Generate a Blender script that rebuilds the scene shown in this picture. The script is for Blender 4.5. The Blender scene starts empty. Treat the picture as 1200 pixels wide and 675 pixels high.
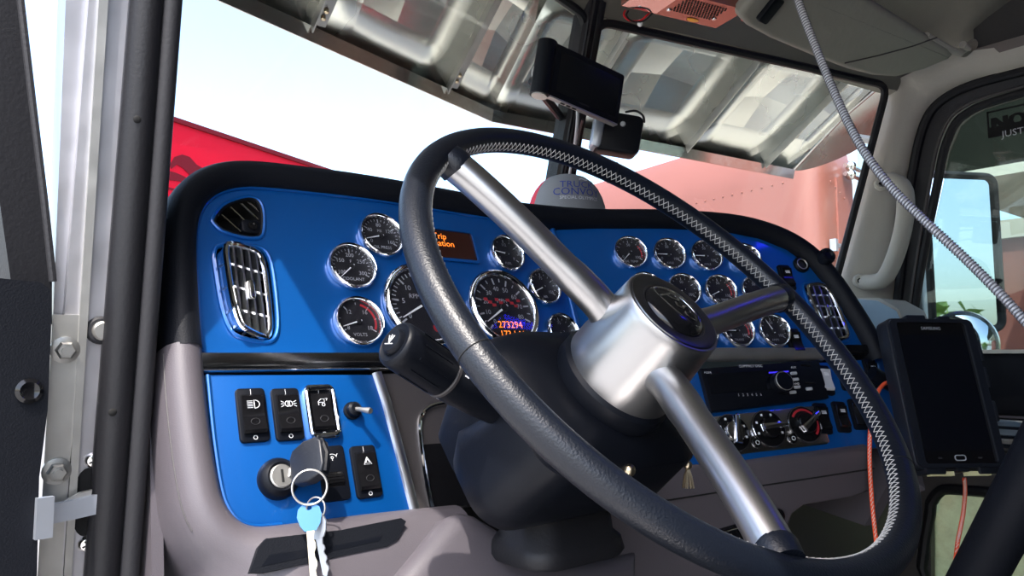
import bpy, math, random
from mathutils import Vector as V, Matrix, geometry
PI = math.pi
rnd = random.Random(7)
S = bpy.context.scene
col = S.collection

# ------------------------------------------------------------------ camera
F = 871.155
CR = V((0.77894697, -0.62708207, -0.0031137))      # camera right
CU = V((-0.05444272, -0.0725724, 0.99587612))      # camera up
CF = V((0.62472202, 0.77556517, 0.0906701))        # camera forward
cd = bpy.data.cameras.new('camera'); cam = bpy.data.objects.new('camera', cd); col.objects.link(cam)
cd.sensor_width = 36; cd.lens = F*36/1200; cd.clip_start = 0.02; cd.clip_end = 400
cam.matrix_world = Matrix(((CR.x, CU.x, -CF.x, 0), (CR.y, CU.y, -CF.y, 0), (CR.z, CU.z, -CF.z, 0), (0, 0, 0, 1)))
S.camera = cam

# ------------------------------------------------------------------ sky, sun, exposure
SUN = V((-0.40, -0.30, 0.87)).normalized()
w = bpy.data.worlds.new('sky'); S.world = w; w.use_nodes = True
nt = w.node_tree; bg = nt.nodes['Background']
sk = nt.nodes.new('ShaderNodeTexSky'); sk.sky_type = 'NISHITA'; sk.sun_disc = False
sk.sun_elevation = math.asin(SUN.z); sk.sun_rotation = math.atan2(SUN.x, SUN.y)
sk.air_density = 1.0; sk.dust_density = 3.0; sk.ozone_density = 1.0
nt.links.new(sk.outputs[0], bg.inputs[0]); bg.inputs[1].default_value = 0.68
sl = bpy.data.lights.new('sun', 'SUN'); sl.energy = 6.5; sl.angle = 0.009; sl.color = (1, .95, .88)
so = bpy.data.objects.new('sun', sl); col.objects.link(so)
so.rotation_euler = SUN.to_track_quat('Z', 'Y').to_euler()
S.view_settings.view_transform = 'Standard'; S.view_settings.look = 'None'
S.view_settings.exposure = 0.1; S.view_settings.gamma = 1.0; S.view_settings.use_curve_mapping = False

# ------------------------------------------------------------------ pixel helpers (photo frame 1200x675, camera at the origin)
def ray(px): return CR*((px[0]-600)/F) - CU*((px[1]-337.5)/F) + CF
def PX(px, v): d = ray(px); return d*(v/d.x)
def PY(px, v): d = ray(px); return d*(v/d.y)
def PZ(px, v): d = ray(px); return d*(v/d.z)
def PD(px, v): return ray(px)*v
def PP(px, o, n): d = ray(px); return d*(o.dot(n)/d.dot(n))
def mat4(u, v, n, o): return Matrix(((u.x, v.x, n.x, o.x), (u.y, v.y, n.y, o.y), (u.z, v.z, n.z, o.z), (0, 0, 0, 1)))
# the two dash faces: left cluster faces straight back, centre stack turns to the driver
oL = V((0.59911025, 0.76330957, 0.0606256)); uL = V((1, 0, 0)); vL = V((0, 0.37889388, 0.92544013)); nL = uL.cross(vL)
oR = V((0.83834436, 0.75781696, 0.15298091)); uR = V((0.92869977, -0.37083249, 0)); vR = V((0.13859341, 0.34708843, 0.92753517)); nR = uR.cross(vR)
ML = mat4(uL, vL, nL, oL); MR = mat4(uR, vR, nR, oR)
def inL(px, n=0): q = PP(px, oL+nL*n, nL)-oL; return (q.dot(uL), q.dot(vL))
def inR(px, n=0): q = PP(px, oR+nR*n, nR)-oR; return (q.dot(uR), q.dot(vR))
T = Matrix.Translation
def T3(x, y, z=0): return Matrix.Translation((x, y, z))
def RZ(a): return Matrix.Rotation(a, 4, 'Z')
def RX(a): return Matrix.Rotation(a, 4, 'X')
def RY(a): return Matrix.Rotation(a, 4, 'Y')
def look(o, z, up=V((0, 0, 1))):                     # frame at o whose local z points along z
    z = z.normalized(); x = up.cross(z)
    if x.length < 1e-4: x = V((1, 0, 0))
    x.normalize(); y = z.cross(x); return mat4(x, y, z, o)

# ------------------------------------------------------------------ materials
MATS = {}
def mat(name, c, rough=.5, metal=0., bump=0., bscale=200., coat=0., var=0., vscale=30., spec=.5, emit=0., ecol=None, aniso=0., rvar=0., detail=3.):
    m = bpy.data.materials.new(name); m.use_nodes = True; n = m.node_tree.nodes; l = m.node_tree.links
    b = n['Principled BSDF']; c = (*c, 1)
    b.inputs['Base Color'].default_value = c; b.inputs['Roughness'].default_value = rough; b.inputs['Metallic'].default_value = metal
    b.inputs['Specular IOR Level'].default_value = spec; b.inputs['Coat Weight'].default_value = coat; b.inputs['Coat Roughness'].default_value = .06
    b.inputs['Anisotropic'].default_value = aniso
    tc = n.new('ShaderNodeTexCoord')
    if emit: b.inputs['Emission Color'].default_value = (*(ecol or c[:3]), 1); b.inputs['Emission Strength'].default_value = emit
    if var or rvar:
        t = n.new('ShaderNodeTexNoise'); t.inputs['Scale'].default_value = vscale; t.inputs['Detail'].default_value = detail; l.new(tc.outputs['Object'], t.inputs['Vector'])
        if var:
            mx = n.new('ShaderNodeMix'); mx.data_type = 'RGBA'; mx.inputs[6].default_value = tuple(x*(1-var) for x in c[:3])+(1,); mx.inputs[7].default_value = tuple(min(1, x*(1+var)) for x in c[:3])+(1,)
            l.new(t.outputs[0], mx.inputs[0]); l.new(mx.outputs[2], b.inputs['Base Color'])
        if rvar:
            mr = n.new('ShaderNodeMapRange'); mr.inputs[3].default_value = max(.02, rough-rvar); mr.inputs[4].default_value = min(1, rough+rvar)
            l.new(t.outputs[0], mr.inputs[0]); l.new(mr.outputs[0], b.inputs['Roughness'])
    if bump:
        t2 = n.new('ShaderNodeTexNoise'); t2.inputs['Scale'].default_value = bscale; t2.inputs['Detail'].default_value = 2; l.new(tc.outputs['Object'], t2.inputs['Vector'])
        bp = n.new('ShaderNodeBump'); bp.inputs['Strength'].default_value = bump; bp.inputs['Distance'].default_value = .002
        l.new(t2.outputs[0], bp.inputs['Height']); l.new(bp.outputs[0], b.inputs['Normal'])
    MATS[name] = m; return m
def glass(name, tint=(1, 1, 1), rough=0., ior=1.45, dirt=0., base=0.0, dcol=None):
    m = bpy.data.materials.new(name); m.use_nodes = True; n = m.node_tree.nodes; l = m.node_tree.links
    n.remove(n['Principled BSDF']); out = n['Material Output']
    tr = n.new('ShaderNodeBsdfTransparent'); tr.inputs[0].default_value = (*tint, 1)
    gl = n.new('ShaderNodeBsdfGlossy'); gl.inputs[1].default_value = rough
    lw_ = n.new('ShaderNodeLayerWeight'); lw_.inputs[0].default_value = .5
    pw = n.new('ShaderNodeMath'); pw.operation = 'POWER'; pw.inputs[1].default_value = 5; l.new(lw_.outputs['Facing'], pw.inputs[0])
    r0 = ((ior-1)/(ior+1))**2; fr = n.new('ShaderNodeMath'); fr.operation = 'MULTIPLY_ADD'; fr.inputs[1].default_value = 1-r0; fr.inputs[2].default_value = r0; l.new(pw.outputs[0], fr.inputs[0])
    mx = n.new('ShaderNodeMixShader'); l.new(fr.outputs[0], mx.inputs[0]); l.new(tr.outputs[0], mx.inputs[1]); l.new(gl.outputs[0], mx.inputs[2])
    last = mx
    if dirt:
        tc = n.new('ShaderNodeTexCoord'); t = n.new('ShaderNodeTexNoise'); t.inputs['Scale'].default_value = 9; t.inputs['Detail'].default_value = 8; t.inputs['Roughness'].default_value = .7
        l.new(tc.outputs['Object'], t.inputs['Vector'])
        mr = n.new('ShaderNodeMapRange'); mr.inputs[1].default_value = .42; mr.inputs[2].default_value = .8; mr.inputs[3].default_value = base; mr.inputs[4].default_value = dirt; l.new(t.outputs[0], mr.inputs[0])
        df = n.new('ShaderNodeBsdfTranslucent' if dcol else 'ShaderNodeBsdfDiffuse'); df.inputs[0].default_value = (*(dcol or (.6, .6, .55)), 1)
        m2 = n.new('ShaderNodeMixShader'); l.new(mr.outputs[0], m2.inputs[0]); l.new(mx.outputs[0], m2.inputs[1]); l.new(df.outputs[0], m2.inputs[2]); last = m2
    l.new(last.outputs[0], out.inputs[0]); MATS[name] = m; return m

mat('blue', (.0012, .092, .36), .36, .4, coat=.55, var=.10, vscale=900, rvar=.05)
mat('black_pad', (.004, .005, .008), .58, bump=.2, bscale=700, spec=.2)
mat('black_plastic', (.004, .005, .008), .42, spec=.18, bump=.06, bscale=500)
mat('black_gloss', (.006, .006, .007), .12)
mat('leather', (.004, .006, .011), .38, bump=.18, bscale=600, spec=.45)
mat('taupe', (.088, .078, .088), .48, bump=.12, bscale=900, var=.05, vscale=12)
mat('taupe_dark', (.045, .040, .040), .5, bump=.15, bscale=700)
mat('chrome', (.82, .83, .85), .06, 1.)
mat('chrome_worn', (.66, .65, .63), .16, 1., rvar=.08, vscale=80)
mat('brushed', (.47, .465, .46), .33, 1., bump=.02, bscale=900)
mat('trim_metal', (.75, .77, .80), .30, 1.)
mat('ring_dark_reflection', (.17, .17, .18), .28, 1.)  # dark reflection on the metal hub ring, put into its colour
mat('alu', (.52, .51, .53), .38, .85, bump=.08, bscale=60, var=.12, vscale=22, rvar=.12)
mat('steel', (.50, .49, .46), .42, .9, var=.22, vscale=35, rvar=.1)
mat('stainless', (.78, .78, .71), .26, 1., bump=.04, bscale=10, var=.10, vscale=6, rvar=.10)
mat('zinc', (.42, .45, .50), .42, .7, var=.1)
mat('dial', (.012, .012, .015), .5)
mat('print_white', (.75, .76, .78), .5)
mat('print_grey', (.45, .46, .48), .5)
mat('needle', (.85, .86, .88), .4)
mat('red_print', (.45, .02, .03), .5)
mat('amber', (.9, .25, .03), .5, emit=1.6, ecol=(1, .22, .02))
mat('lcd', (.035, .010, .006), .25)
mat('void', (.003, .003, .003), .9)
mat('rubber', (.010, .010, .012), .5, spec=.3, bump=.15, bscale=300)
mat('rubber_grey', (.022, .022, .025), .6, spec=.3, bump=.2, bscale=300)
mat('beige', (.38, .36, .31), .75, bump=.2, bscale=350, var=.04)
mat('headliner', (.19, .185, .150), .9, bump=.35, bscale=600, var=.06)
mat('visor_vinyl', (.25, .24, .20), .6, bump=.35, bscale=90, var=.05)
mat('stitch', (.40, .39, .37), .7)
mat('white_plastic', (.70, .69, .68), .4)
mat('braid', (.55, .54, .56), .38, .3)
mat('braid_dark', (.17, .17, .18), .5)
mat('orange_cord', (.95, .11, .035), .5)
mat('cord_fleck', (.8, .62, .55), .5)
mat('screen', (.004, .005, .008), .06, spec=.6)
mat('case', (.008, .010, .015), .42, bump=.1, bscale=300)
mat('orange_reflection', (.46, .19, .15), .25, .6)  # orange reflection on the chrome radio casing, painted as base colour
mat('amber_spot', (.95, .42, .02), .3)
mat('red_plastic', (.55, .01, .015), .3)
mat('blue_led', (.02, .02, .8), .3, emit=22, ecol=(.02, .02, 1.))
mat('radio_glow', (.02, .02, .3), .3, emit=1.2, ecol=(.05, .03, .9))
mat('cap_grey', (.20, .205, .22), .85, bump=.3, bscale=500)
mat('cap_red', (.62, .02, .05), .8, bump=.3, bscale=500)
mat('thread_blue', (.015, .035, .24), .6)
mat('thread_white', (.6, .6, .66), .6)
mat('key_blue', (.08, .22, .46), .35, .6)
mat('brass', (.62, .52, .36), .28, 1.)
mat('red_paint', (.55, .001, .020), .6, spec=.15)
mat('dark_red', (.13, .003, .010), .6, spec=.15)
mat('salmon', (.235, .082, .060), .45, var=.08, vscale=3, coat=.2)
mat('orange_paint', (.80, .24, .075), .42, coat=.2)
mat('asphalt', (.36, .35, .33), .9, bump=.5, bscale=60, var=.25, vscale=4)
mat('brick', (.27, .095, .075), .85, var=.35, vscale=9)
mat('canopy', (.016, .018, .014), .9, var=.3, vscale=2, spec=.05)
mat('trim_pale', (.60, .58, .48), .6)
mat('leaf', (.22, .33, .06), .7, var=.4, vscale=8)
mat('bark', (.10, .07, .05), .9)
mat('wood', (.20, .09, .035), .25, coat=.6, var=.4, vscale=14)
mat('carpet', (.016, .017, .018), .95, bump=.5, bscale=400)
mat('wall_cloth', (.05, .048, .044), .9, bump=.3, bscale=300)
mat('mirror', (.60, .68, .74), .015, 1.)
mat('pale_blue', (.45, .62, .72), .5)
mat('tyre', (.015, .015, .015), .8)
mat('yellow_print', (.75, .72, .40), .6)
glass('wind_glass', (.96, .985, .97), dirt=.02, base=.002)
glass('side_glass', (.60, .68, .66), dirt=.015, base=.001)
glass('low_glass', (.55, .66, .52), dirt=.75, base=.4, dcol=(.62, .70, .52))
glass('dial_glass', (.97, .97, .98), ior=1.25)

# ------------------------------------------------------------------ mesh builder
WM = {}
class MB:
    def __init__(s): s.v = []; s.f = []
    def add(s, vs, fs, M=None):
        k = len(s.v)
        s.v += [(M @ V(p)) if M else V(p) for p in vs]; s.f += [tuple(i+k for i in f) for f in fs]; return s
    def box(s, x0, x1, y0, y1, z0, z1, M=None):
        return s.add([(x0, y0, z0), (x1, y0, z0), (x1, y1, z0), (x0, y1, z0), (x0, y0, z1), (x1, y0, z1), (x1, y1, z1), (x0, y1, z1)],
                     [(0, 3, 2, 1), (4, 5, 6, 7), (0, 1, 5, 4), (1, 2, 6, 5), (2, 3, 7, 6), (3, 0, 4, 7)], M)
    def loft(s, rings, M=None, close=True, cap0=True, cap1=True, loop=False):
        n = len(rings[0]); vs = [p for r in rings for p in r]; fs = []
        m = len(rings)
        for i in range(m if loop else m-1):
            a, b = i*n, ((i+1) % m)*n
            for j in range(n if close else n-1):
                k = (j+1) % n; fs.append((a+j, a+k, b+k, b+j))
        if close and not loop:
            if cap0: fs.append(tuple(reversed(range(n))))
            if cap1: fs.append(tuple(range((m-1)*n, m*n)))
        return s.add(vs, fs, M)
    def prism(s, poly, z0, z1, b=0., M=None, seg=2):      # ccw polygon pushed along z, top edge rounded by b
        rings = [[(x, y, z0) for x, y in poly]]
        if b <= 0: rings.append([(x, y, z1) for x, y in poly])
        else:
            rings.append([(x, y, z1-b) for x, y in poly])
            for i in range(1, seg+1):
                a = PI/2*i/seg; rings.append([(x, y, z1-b+b*math.sin(a)) for x, y in inset(poly, b*(1-math.cos(a)))])
        return s.loft(rings, M)
    def holed(s, outer, holes, z0, z1, M=None):
        loops = [outer]+holes; flat = [p for l in loops for p in l]
        tris = geometry.tessellate_polygon([[V((x, y, 0)) for x, y in l] for l in loops])
        N = len(flat); vs = [(x, y, z1) for x, y in flat]+[(x, y, z0) for x, y in flat]; fs = []
        for t in tris:
            a, b, c = (flat[i] for i in t)
            if (b[0]-a[0])*(c[1]-a[1])-(b[1]-a[1])*(c[0]-a[0]) < 0: t = (t[0], t[2], t[1])
            fs.append(tuple(t)); fs.append((t[2]+N, t[1]+N, t[0]+N))
        k = 0
        for l in loops:
            n = len(l)
            for i in range(n): j = (i+1) % n; fs.append((k+i, k+i+N, k+j+N, k+j))
            k += n
        return s.add(vs, fs, M)
    def lathe(s, prof, n=32, M=None, caps=True):
        rings = [[(r*math.cos(2*PI*i/n), r*math.sin(2*PI*i/n), z) for i in range(n)] for r, z in prof]
        return s.loft(rings, M, True, caps, caps)
    def disc(s, r, z, n=32, M=None): return s.add([(r*math.cos(2*PI*i/n), r*math.sin(2*PI*i/n), z) for i in range(n)], [tuple(range(n))], M)
    def tube(s, path, r, n=10, closed=False, M=None, cap=True, flat=1.):
        path = [V(p) for p in path]; m = len(path); rr = r if isinstance(r, (list, tuple)) else [r]*m
        tan = []
        for i in range(m):
            a = path[(i-1) % m] if closed or i else path[0]; b = path[(i+1) % m] if closed or i < m-1 else path[-1]
            tan.append((b-a).normalized())
        up = V((0, 0, 1)) if abs(tan[0].z) < .9 else V((1, 0, 0))
        x = tan[0].cross(up).normalized(); rings = []
        for i in range(m):
            x = (x-tan[i]*x.dot(tan[i])).normalized(); y = tan[i].cross(x)
            rings.append([tuple(path[i]+x*(rr[i]*math.cos(2*PI*k/n))+y*(rr[i]*flat*math.sin(2*PI*k/n))) for k in range(n)])
        return s.loft(rings, M, True, cap, cap, closed)
    def ball(s, r, M=None, n=12, sz=1.):
        return s.lathe([(max(1e-5, r*math.sin(PI*i/n)), -r*sz*math.cos(PI*i/n)) for i in range(n+1)], n*2, M)
    def torus(s, R, r, n=48, k=8, M=None):
        return s.loft([[((R+r*math.cos(2*PI*j/k))*math.cos(2*PI*i/n), (R+r*math.cos(2*PI*j/k))*math.sin(2*PI*i/n), r*math.sin(2*PI*j/k)) for j in range(k)] for i in range(n)], M, True, loop=True)
    def text(s, t, size, M, align='CENTER', ex=0.):
        vs, fs = text_data(t, size, align, ex); return s.add(vs, fs, M)
    def build(s, name, m, parent=None, M=None, smooth=35, label=None, kind=None):
        me = bpy.data.meshes.new(name); me.from_pydata([tuple(p) for p in s.v], [], s.f); me.validate(); me.update()
        if smooth:
            me.shade_smooth(); me.set_sharp_from_angle(angle=math.radians(smooth))
        me.materials.append(MATS[m]); return link(name, me, parent, M, label, kind)
def fix(me):
    import bmesh
    b = bmesh.new(); b.from_mesh(me); bmesh.ops.recalc_face_normals(b, faces=b.faces); b.to_mesh(me); b.free()
def link(name, me, parent=None, M=None, label=None, kind=None):
    o = bpy.data.objects.new(name, me); col.objects.link(o); M = M or Matrix(); o.matrix_basis = M; WM[o] = M
    if parent: o.parent = parent; o.matrix_parent_inverse = WM[parent].inverted()
    if label: o['label'] = label
    if kind: o['kind'] = kind
    return o
def again(o, parent, M): return link(o.name.split('.')[0], o.data, parent, M)
TXT = {}
def text_data(t, size, align, ex):
    k = (t, align)
    if k not in TXT:
        c = bpy.data.curves.new('txt', 'FONT'); c.body = t; c.align_x = align; c.align_y = 'CENTER'; c.resolution_u = 2
        o = bpy.data.objects.new('txt', c); me = o.to_mesh()
        TXT[k] = ([tuple(v.co) for v in me.vertices], [tuple(p.vertices) for p in me.polygons]); o.to_mesh_clear(); bpy.data.objects.remove(o); bpy.data.curves.remove(c)
    vs, fs = TXT[k]; return [(x*size, y*size, ex) for x, y, z in vs], fs
def inset(poly, d):
    n = len(poly); out = []
    for i in range(n):
        p0, p1, p2 = V(poly[i-1]), V(poly[i]), V(poly[(i+1) % n])
        a = (p1-p0); b = (p2-p1)
        a = a.normalized() if a.length > 1e-9 else b.normalized(); b = b.normalized() if b.length > 1e-9 else a
        na, nb = V((-a.y, a.x)), V((-b.y, b.x)); m = na+nb
        if m.length < 1e-6: m = na
        m.normalize(); c = max(.4, m.dot(na)); out.append(tuple(p1+m*(d/c)))
    return out
def rrect(w, h, r, seg=4, cx=0, cy=0):
    r = min(r, w/2-1e-5, h/2-1e-5); o = []
    for sx, sy, a0 in ((1, -1, -PI/2), (1, 1, 0), (-1, 1, PI/2), (-1, -1, PI)):
        for i in range(seg+1):
            a = a0+PI/2*i/seg; o.append((cx+sx*(w/2-r)+r*math.cos(a), cy+sy*(h/2-r)+r*math.sin(a)))
    return o
def ccw(poly):
    a = sum(poly[i-1][0]*poly[i][1]-poly[i][0]*poly[i-1][1] for i in range(len(poly)))
    return list(poly) if a > 0 else list(reversed(poly))
def smooth_path(pts, n=6, closed=False):
    pts = [V(p) for p in pts]; m = len(pts); out = []
    for i in range(m if closed else m-1):
        g = lambda k: pts[k % m] if closed else pts[min(max(k, 0), m-1)]
        a, b, c, d = g(i-1), g(i), g(i+1), g(i+2)
        for j in range(n):
            t = j/n; out.append(.5*((2*b)+(c-a)*t+(2*a-5*b+4*c-d)*t*t+(3*b-a-3*c+d)*t**3))
    if not closed: out.append(pts[-1])
    return out
def thing(name, loc, label, cat, group=None, kind=None):
    o = bpy.data.objects.new(name, None); col.objects.link(o); o.empty_display_size = .05; o.location = loc; WM[o] = Matrix.Translation(loc)
    if label: o['label'] = label
    if cat: o['category'] = cat
    if group: o['group'] = group
    if kind: o['kind'] = kind
    return o
def tag(o, label, cat, group=None):
    o['label'] = label; o['category'] = cat
    if group: o['group'] = group
    return o
def struct(o, label, cat): o['kind'] = 'structure'; o['label'] = label; o['category'] = cat; return o
def strip(mb, A, B): return mb.loft([A, B], close=False)
def quad(mb, a, b, c, d): return mb.add([a, b, c, d], [(0, 1, 2, 3)])
def slab(pts, off):                                   # closed slab from a 3D polygon pushed by vector off
    mb = MB(); n = len(pts); mb.add([tuple(p) for p in pts]+[tuple(p+off) for p in pts], [tuple(range(n)), tuple(range(2*n-1, n-1, -1))]+[(i, i+n, (i+1) % n+n, (i+1) % n) for i in range(n)]); return mb

# ================================================================== SETTING
GZ = -2.05
g = MB().box(-60, 80, -60, 80, GZ-.2, GZ).build('ground', 'asphalt', smooth=0); struct(g, 'grey asphalt yard under the trucks', 'ground')
# --- cab shell -------------------------------------------------------
def paneR(px): d = ray(px); return d*(1.521/(d.y+.3125*d.x+.28*d.z))
def ptR(x, z): return V((x, 1.521-.3125*x-.28*z, z))
def ptLw(x, z): return V((x, .8835+.3125*x-.28*z, z))
nWR = V((.3125, 1, .28)).normalized(); nWL = V((-.3125, 1, .28)).normalized()
fl = MB().box(.12, 1.95, -1.1, .95, -.86, -.82).build('floor', 'carpet', smooth=0); struct(fl, 'black carpeted cab floor', 'floor')
bw = MB().box(.08, 1.95, -1.14, -1.1, -.86, .92).build('wall_back', 'wall_cloth', smooth=0); struct(bw, 'padded grey back wall of the cab', 'wall')
fw = MB().box(.2, 1.85, .93, .96, -.86, .15).build('wall_front', 'carpet', smooth=0); struct(fw, 'dark firewall under the dashboard', 'wall')
# roof: front header rising from the windscreen, then flat
cm = MB()
xs = [.10, .18, .26, .45, .64, .83, 1.02, 1.21, 1.40, 1.59, 1.78, 1.86, 1.94]
def ztop(x): return .632+.045*(1-((x-1.02)/.8)**2) if abs(x-1.02) < .8 else .632
def frontY(x, z): return min(.8835+.3125*x, 1.521-.3125*x)-.28*z
rows = []
for dy, dz in ((0, 0), (-.02, .03), (-.08, .075), (-.17, .125), (-.30, .18), (-.45, .215), (-.62, .225), (-1.9, .225)):
    rows.append([(x, frontY(x, ztop(x))+dy if dy > -1.8 else -1.1, ztop(x)*(1-min(1, -dy/.6))+.66*min(1, -dy/.6)+dz) for x in xs])
cm.loft(rows, close=False)
top = [[(p[0], p[1], .93) for p in rows[-1]], [(p[0], p[1]+.04, .93) for p in rows[0]]]
cm.loft([rows[-1], top[0], top[1], [(p[0], p[1]+.03, p[2]+.0) for p in rows[0]], rows[0]], close=False)
ce = cm.build('ceiling', 'headliner', smooth=60); struct(ce, 'olive grey padded headliner and windscreen header', 'ceiling')
rw = MB().box(1.87, 1.95, -1.1, -.28, -.86, .92).box(1.87, 1.95, -.28, .62, .70, .92).build('wall_right', 'wall_cloth', smooth=0); struct(rw, 'dark padded passenger side wall behind the door', 'wall')
# driver side wall behind and above the open doorway
lw2 = MB().box(.11, .125, -1.1, -.36, -.8, .9).box(.11, .125, -.36, .74, .65, .88); lw = MB().box(.06, .11, -1.1, -.35, -.86, .92).box(.06, .11, -.35, .78, .64, .92).box(.06, .11, -.35, .75, -.86, -.80).build('wall_left', 'alu', smooth=0)
lw2.build('inner_lining', 'wall_cloth', lw, smooth=0)
struct(lw, 'bare aluminium driver side door surround', 'wall')

# --- windscreen -------------------------------------------------------
PR = [paneR(p) for p in ((640, 262), (672, 120), (690, 34))]
def pane_obj(name, pts, n, label):
    o = slab(pts, n*.005).build(name, 'wind_glass', smooth=0); return struct(o, label, 'window')
def rounded(cs, r, seg=5):
    out = []; n = len(cs)
    for i in range(n):
        p0, p, p1 = cs[i-1], cs[i], cs[(i+1) % n]; a = (p0-p).normalized(); b = (p1-p).normalized()
        A = p+a*r; B = p+b*r
        for k in range(seg+1):
            t = k/seg; out.append((A*(1-t)+p*t)*(1-t)+(p*(1-t)+B*t)*t)
    return out
cr = [ptR(1.035, .13), ptR(1.762, .13), ptR(1.788, .642), ptR(1.035, .668)]
cl = [ptLw(2.04-1.035, .668), ptLw(.13, .642), ptLw(.13, .13), ptLw(2.04-1.035, .13)]
RR = rounded(cr, .035); RL = rounded(cl, .035)
wr = pane_obj('window_1', RR, nWR, 'passenger half of the split windscreen')
wl = pane_obj('window_2', RL, nWL, 'driver half of the split windscreen')
MB().tube(RR, .009, 8, True).build('gasket', 'rubber', wr)
MB().tube(RL, .009, 8, True).build('gasket', 'rubber', wl)
cp = MB()
b0, t0 = V((1.02, 1.205-.28*.13-.012, .13)), V((1.02, 1.205-.28*.70-.012, .70))
ax = (t0-b0).normalized()
cp.prism([(-.026, .03), (-.026, -.002), (-.014, -.014), (.014, -.014), (.026, -.002), (.026, .03)], 0, (t0-b0).length, M=mat4(V((1, 0, 0)), ax.cross(V((1, 0, 0))), ax, b0))
tr = cp.build('trim_1', 'rubber', smooth=20); struct(tr, 'black centre post between the windscreen halves', 'trim')
MB().box(-.0035, .0035, -.018, -.012, 0, (t0-b0).length, mat4(V((1, 0, 0)), ax.cross(V((1, 0, 0))), ax, b0)).box(-.021, -.017, -.012, -.006, 0, (t0-b0).length, mat4(V((1, 0, 0)), ax.cross(V((1, 0, 0))), ax, b0)).build('seam_strip', 'rubber_grey', tr)

# --- driver side hinge pillar ----------------------------------------
def JY(z): return .745-.10*z
nJ = V((0, -1, -.10)).normalized(); oJ = V((0, .745, 0))
def pJ(px, n=0): return PP(px, oJ+nJ*n, nJ)
def jamb_poly(lpx, rpx, n0, n1):                       # strips between two pixel polylines on the pillar plane
    A = [pJ(p, n1) for p in lpx]; B = [pJ(p, n1) for p in rpx]; C = [p-nJ*(n1-n0) for p in B]; D = [p-nJ*(n1-n0) for p in A]
    mb = MB(); mb.loft([[tuple(D[i]), tuple(A[i]), tuple(B[i]), tuple(C[i])] for i in range(len(A))]); return mb
Jy = [-420, -180, 0, 170, 340, 500, 740]
def jx(x0, x1): return [(x0+(x1-x0)*(y-0)/675, y) for y in Jy]   # x0 at y=0, x1 at y=675
pil = thing('trim_2', pJ((120, 720)), 'bare aluminium hinge pillar of the driver doorway', 'pillar', kind='structure')
jamb_poly(jx(104, 52), jx(176, 122), -.05, 0).build('pillar_face', 'alu', pil, smooth=25)
jamb_poly(jx(77, 50), jx(106, 66), -.06, -.012).build('outer_flange', 'alu', pil, smooth=25)
jamb_poly(jx(116, 75), jx(127, 84), -.01, .006).build('weld_ridge', 'steel', pil, smooth=25)
pl = [pJ(p, .004) for p in ((62, 369), (94, 369), (86, 500), (76, 600), (70, 740), (40, 740))]
slab(pl, -nJ*.004).build('hinge_plate', 'steel', pil, smooth=25)
Mj = lambda px, n: mat4(V((1, 0, 0)), nJ.cross(V((1, 0, 0))), nJ, pJ(px, n))
for px in ((76, 410), (66, 552)):
    b = MB().lathe([(.0115, 0), (.0115, .002), (.008, .003)], 20).build('washer', 'steel', pil, Mj(px, .004))
    MB().lathe([(.008, .002), (.008, .008), (.0065, .0095)], 6).lathe([(.004, .009), (.004, .013)], 10).build('hex_bolt', 'steel', b, Mj(px, .004), smooth=20)
b = MB().lathe([(.0125, 0), (.0125, .002), (.0105, .004)], 24).build('rubber_grommet', 'rubber_grey', pil, Mj((118, 387), .001))
MB().lathe([(.0085, .003), (.0085, .009), (.007, .0105)], 24).build('bump_stop', 'steel', b, Mj((119, 387), .001))
for px in ((109, 539), (101, 637)):
    b = MB().lathe([(.0068, 0), (.0068, .001), (.005, .004), (.002, .005)], 20).build('screw', 'chrome_worn', pil, Mj(px, .001))
    MB().box(-.004, .004, -.0006, .0006, .0045, .0052).box(-.0006, .0006, -.004, .004, .0045, .0052).build('screw_slot', 'void', b, Mj(px, .001) @ RZ(.5), smooth=0)
MB().prism([(.013*math.cos(a)*.9, .030*math.sin(a)) for a in [2*PI*i/24 for i in range(24)]], 0, .0012).build('strap_slot', 'void', pil, Mj((101, 588), .0))
seal = thing('trim_3', pJ((135, 740)), 'black rubber door seal along the driver doorway', 'seal', kind='structure')
def tubepx(lx, r, n0, flat=1.): return MB().tube(smooth_path([pJ(p, n0) for p in lx], 3), r, 14, flat=flat)
jamb_poly(jx(160, 106), jx(196, 142), -.06, .012).build('seal_base', 'rubber', seal)
tubepx(jx(173, 120), .0150, .010).build('bulb_seal', 'rubber', seal)
tubepx(jx(202, 151), .0085, .016).build('edge_trim', 'rubber_grey', seal)
jamb_poly(jx(196, 143), jx(212, 163), -.09, .010).build('trim_flange', 'rubber', seal)
for px in ((161, 140), (132, 483)): MB().ball(.0035, Mj(px, .024), 8, .5).build('seal_hole', 'void', seal)

# --- driver door, swung open -----------------------------------------
dd = thing('door_1', (-.1, .72, -.8), 'black driver door swung wide open', 'door', kind='structure')
oD = V((.05, .70, 0)); nD = V((.16, -1, 0)).normalized()
def pD(px, n=0): return PP(px, oD+nD*n, nD)
pnl = [pD(p) for p in ((-160, 318), (0, 326), (48, 331), (58, 338), (61, 360), (56, 480), (46, 560), (43, 690), (38, 760), (-160, 760))]
slab(pnl, -nD*.05).build('door_panel', 'black_pad', dd, smooth=25)
fr = [pD(p, -.03) for p in ((-150, -40), (14, -40), (22, 0), (36, 120), (50, 235), (62, 330), (63, 380), (-150, 380))]
fr2 = [pD(p, -.03) for p in ((-150, -420), (-28, -420), (22, 0), (36, 120), (50, 235), (61, 330), (61, 380), (20, 380), (-2, 225), (-60, -30))]
slab(fr2, -nD*.035).build('window_frame', 'rubber', dd, smooth=25)
MB().tube([pD(p, -.028) for p in ((-26, -420), (24, 0), (38, 120), (52, 235), (62, 330))], .003, 8).build('frame_edge', 'rubber_grey', dd)
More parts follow.
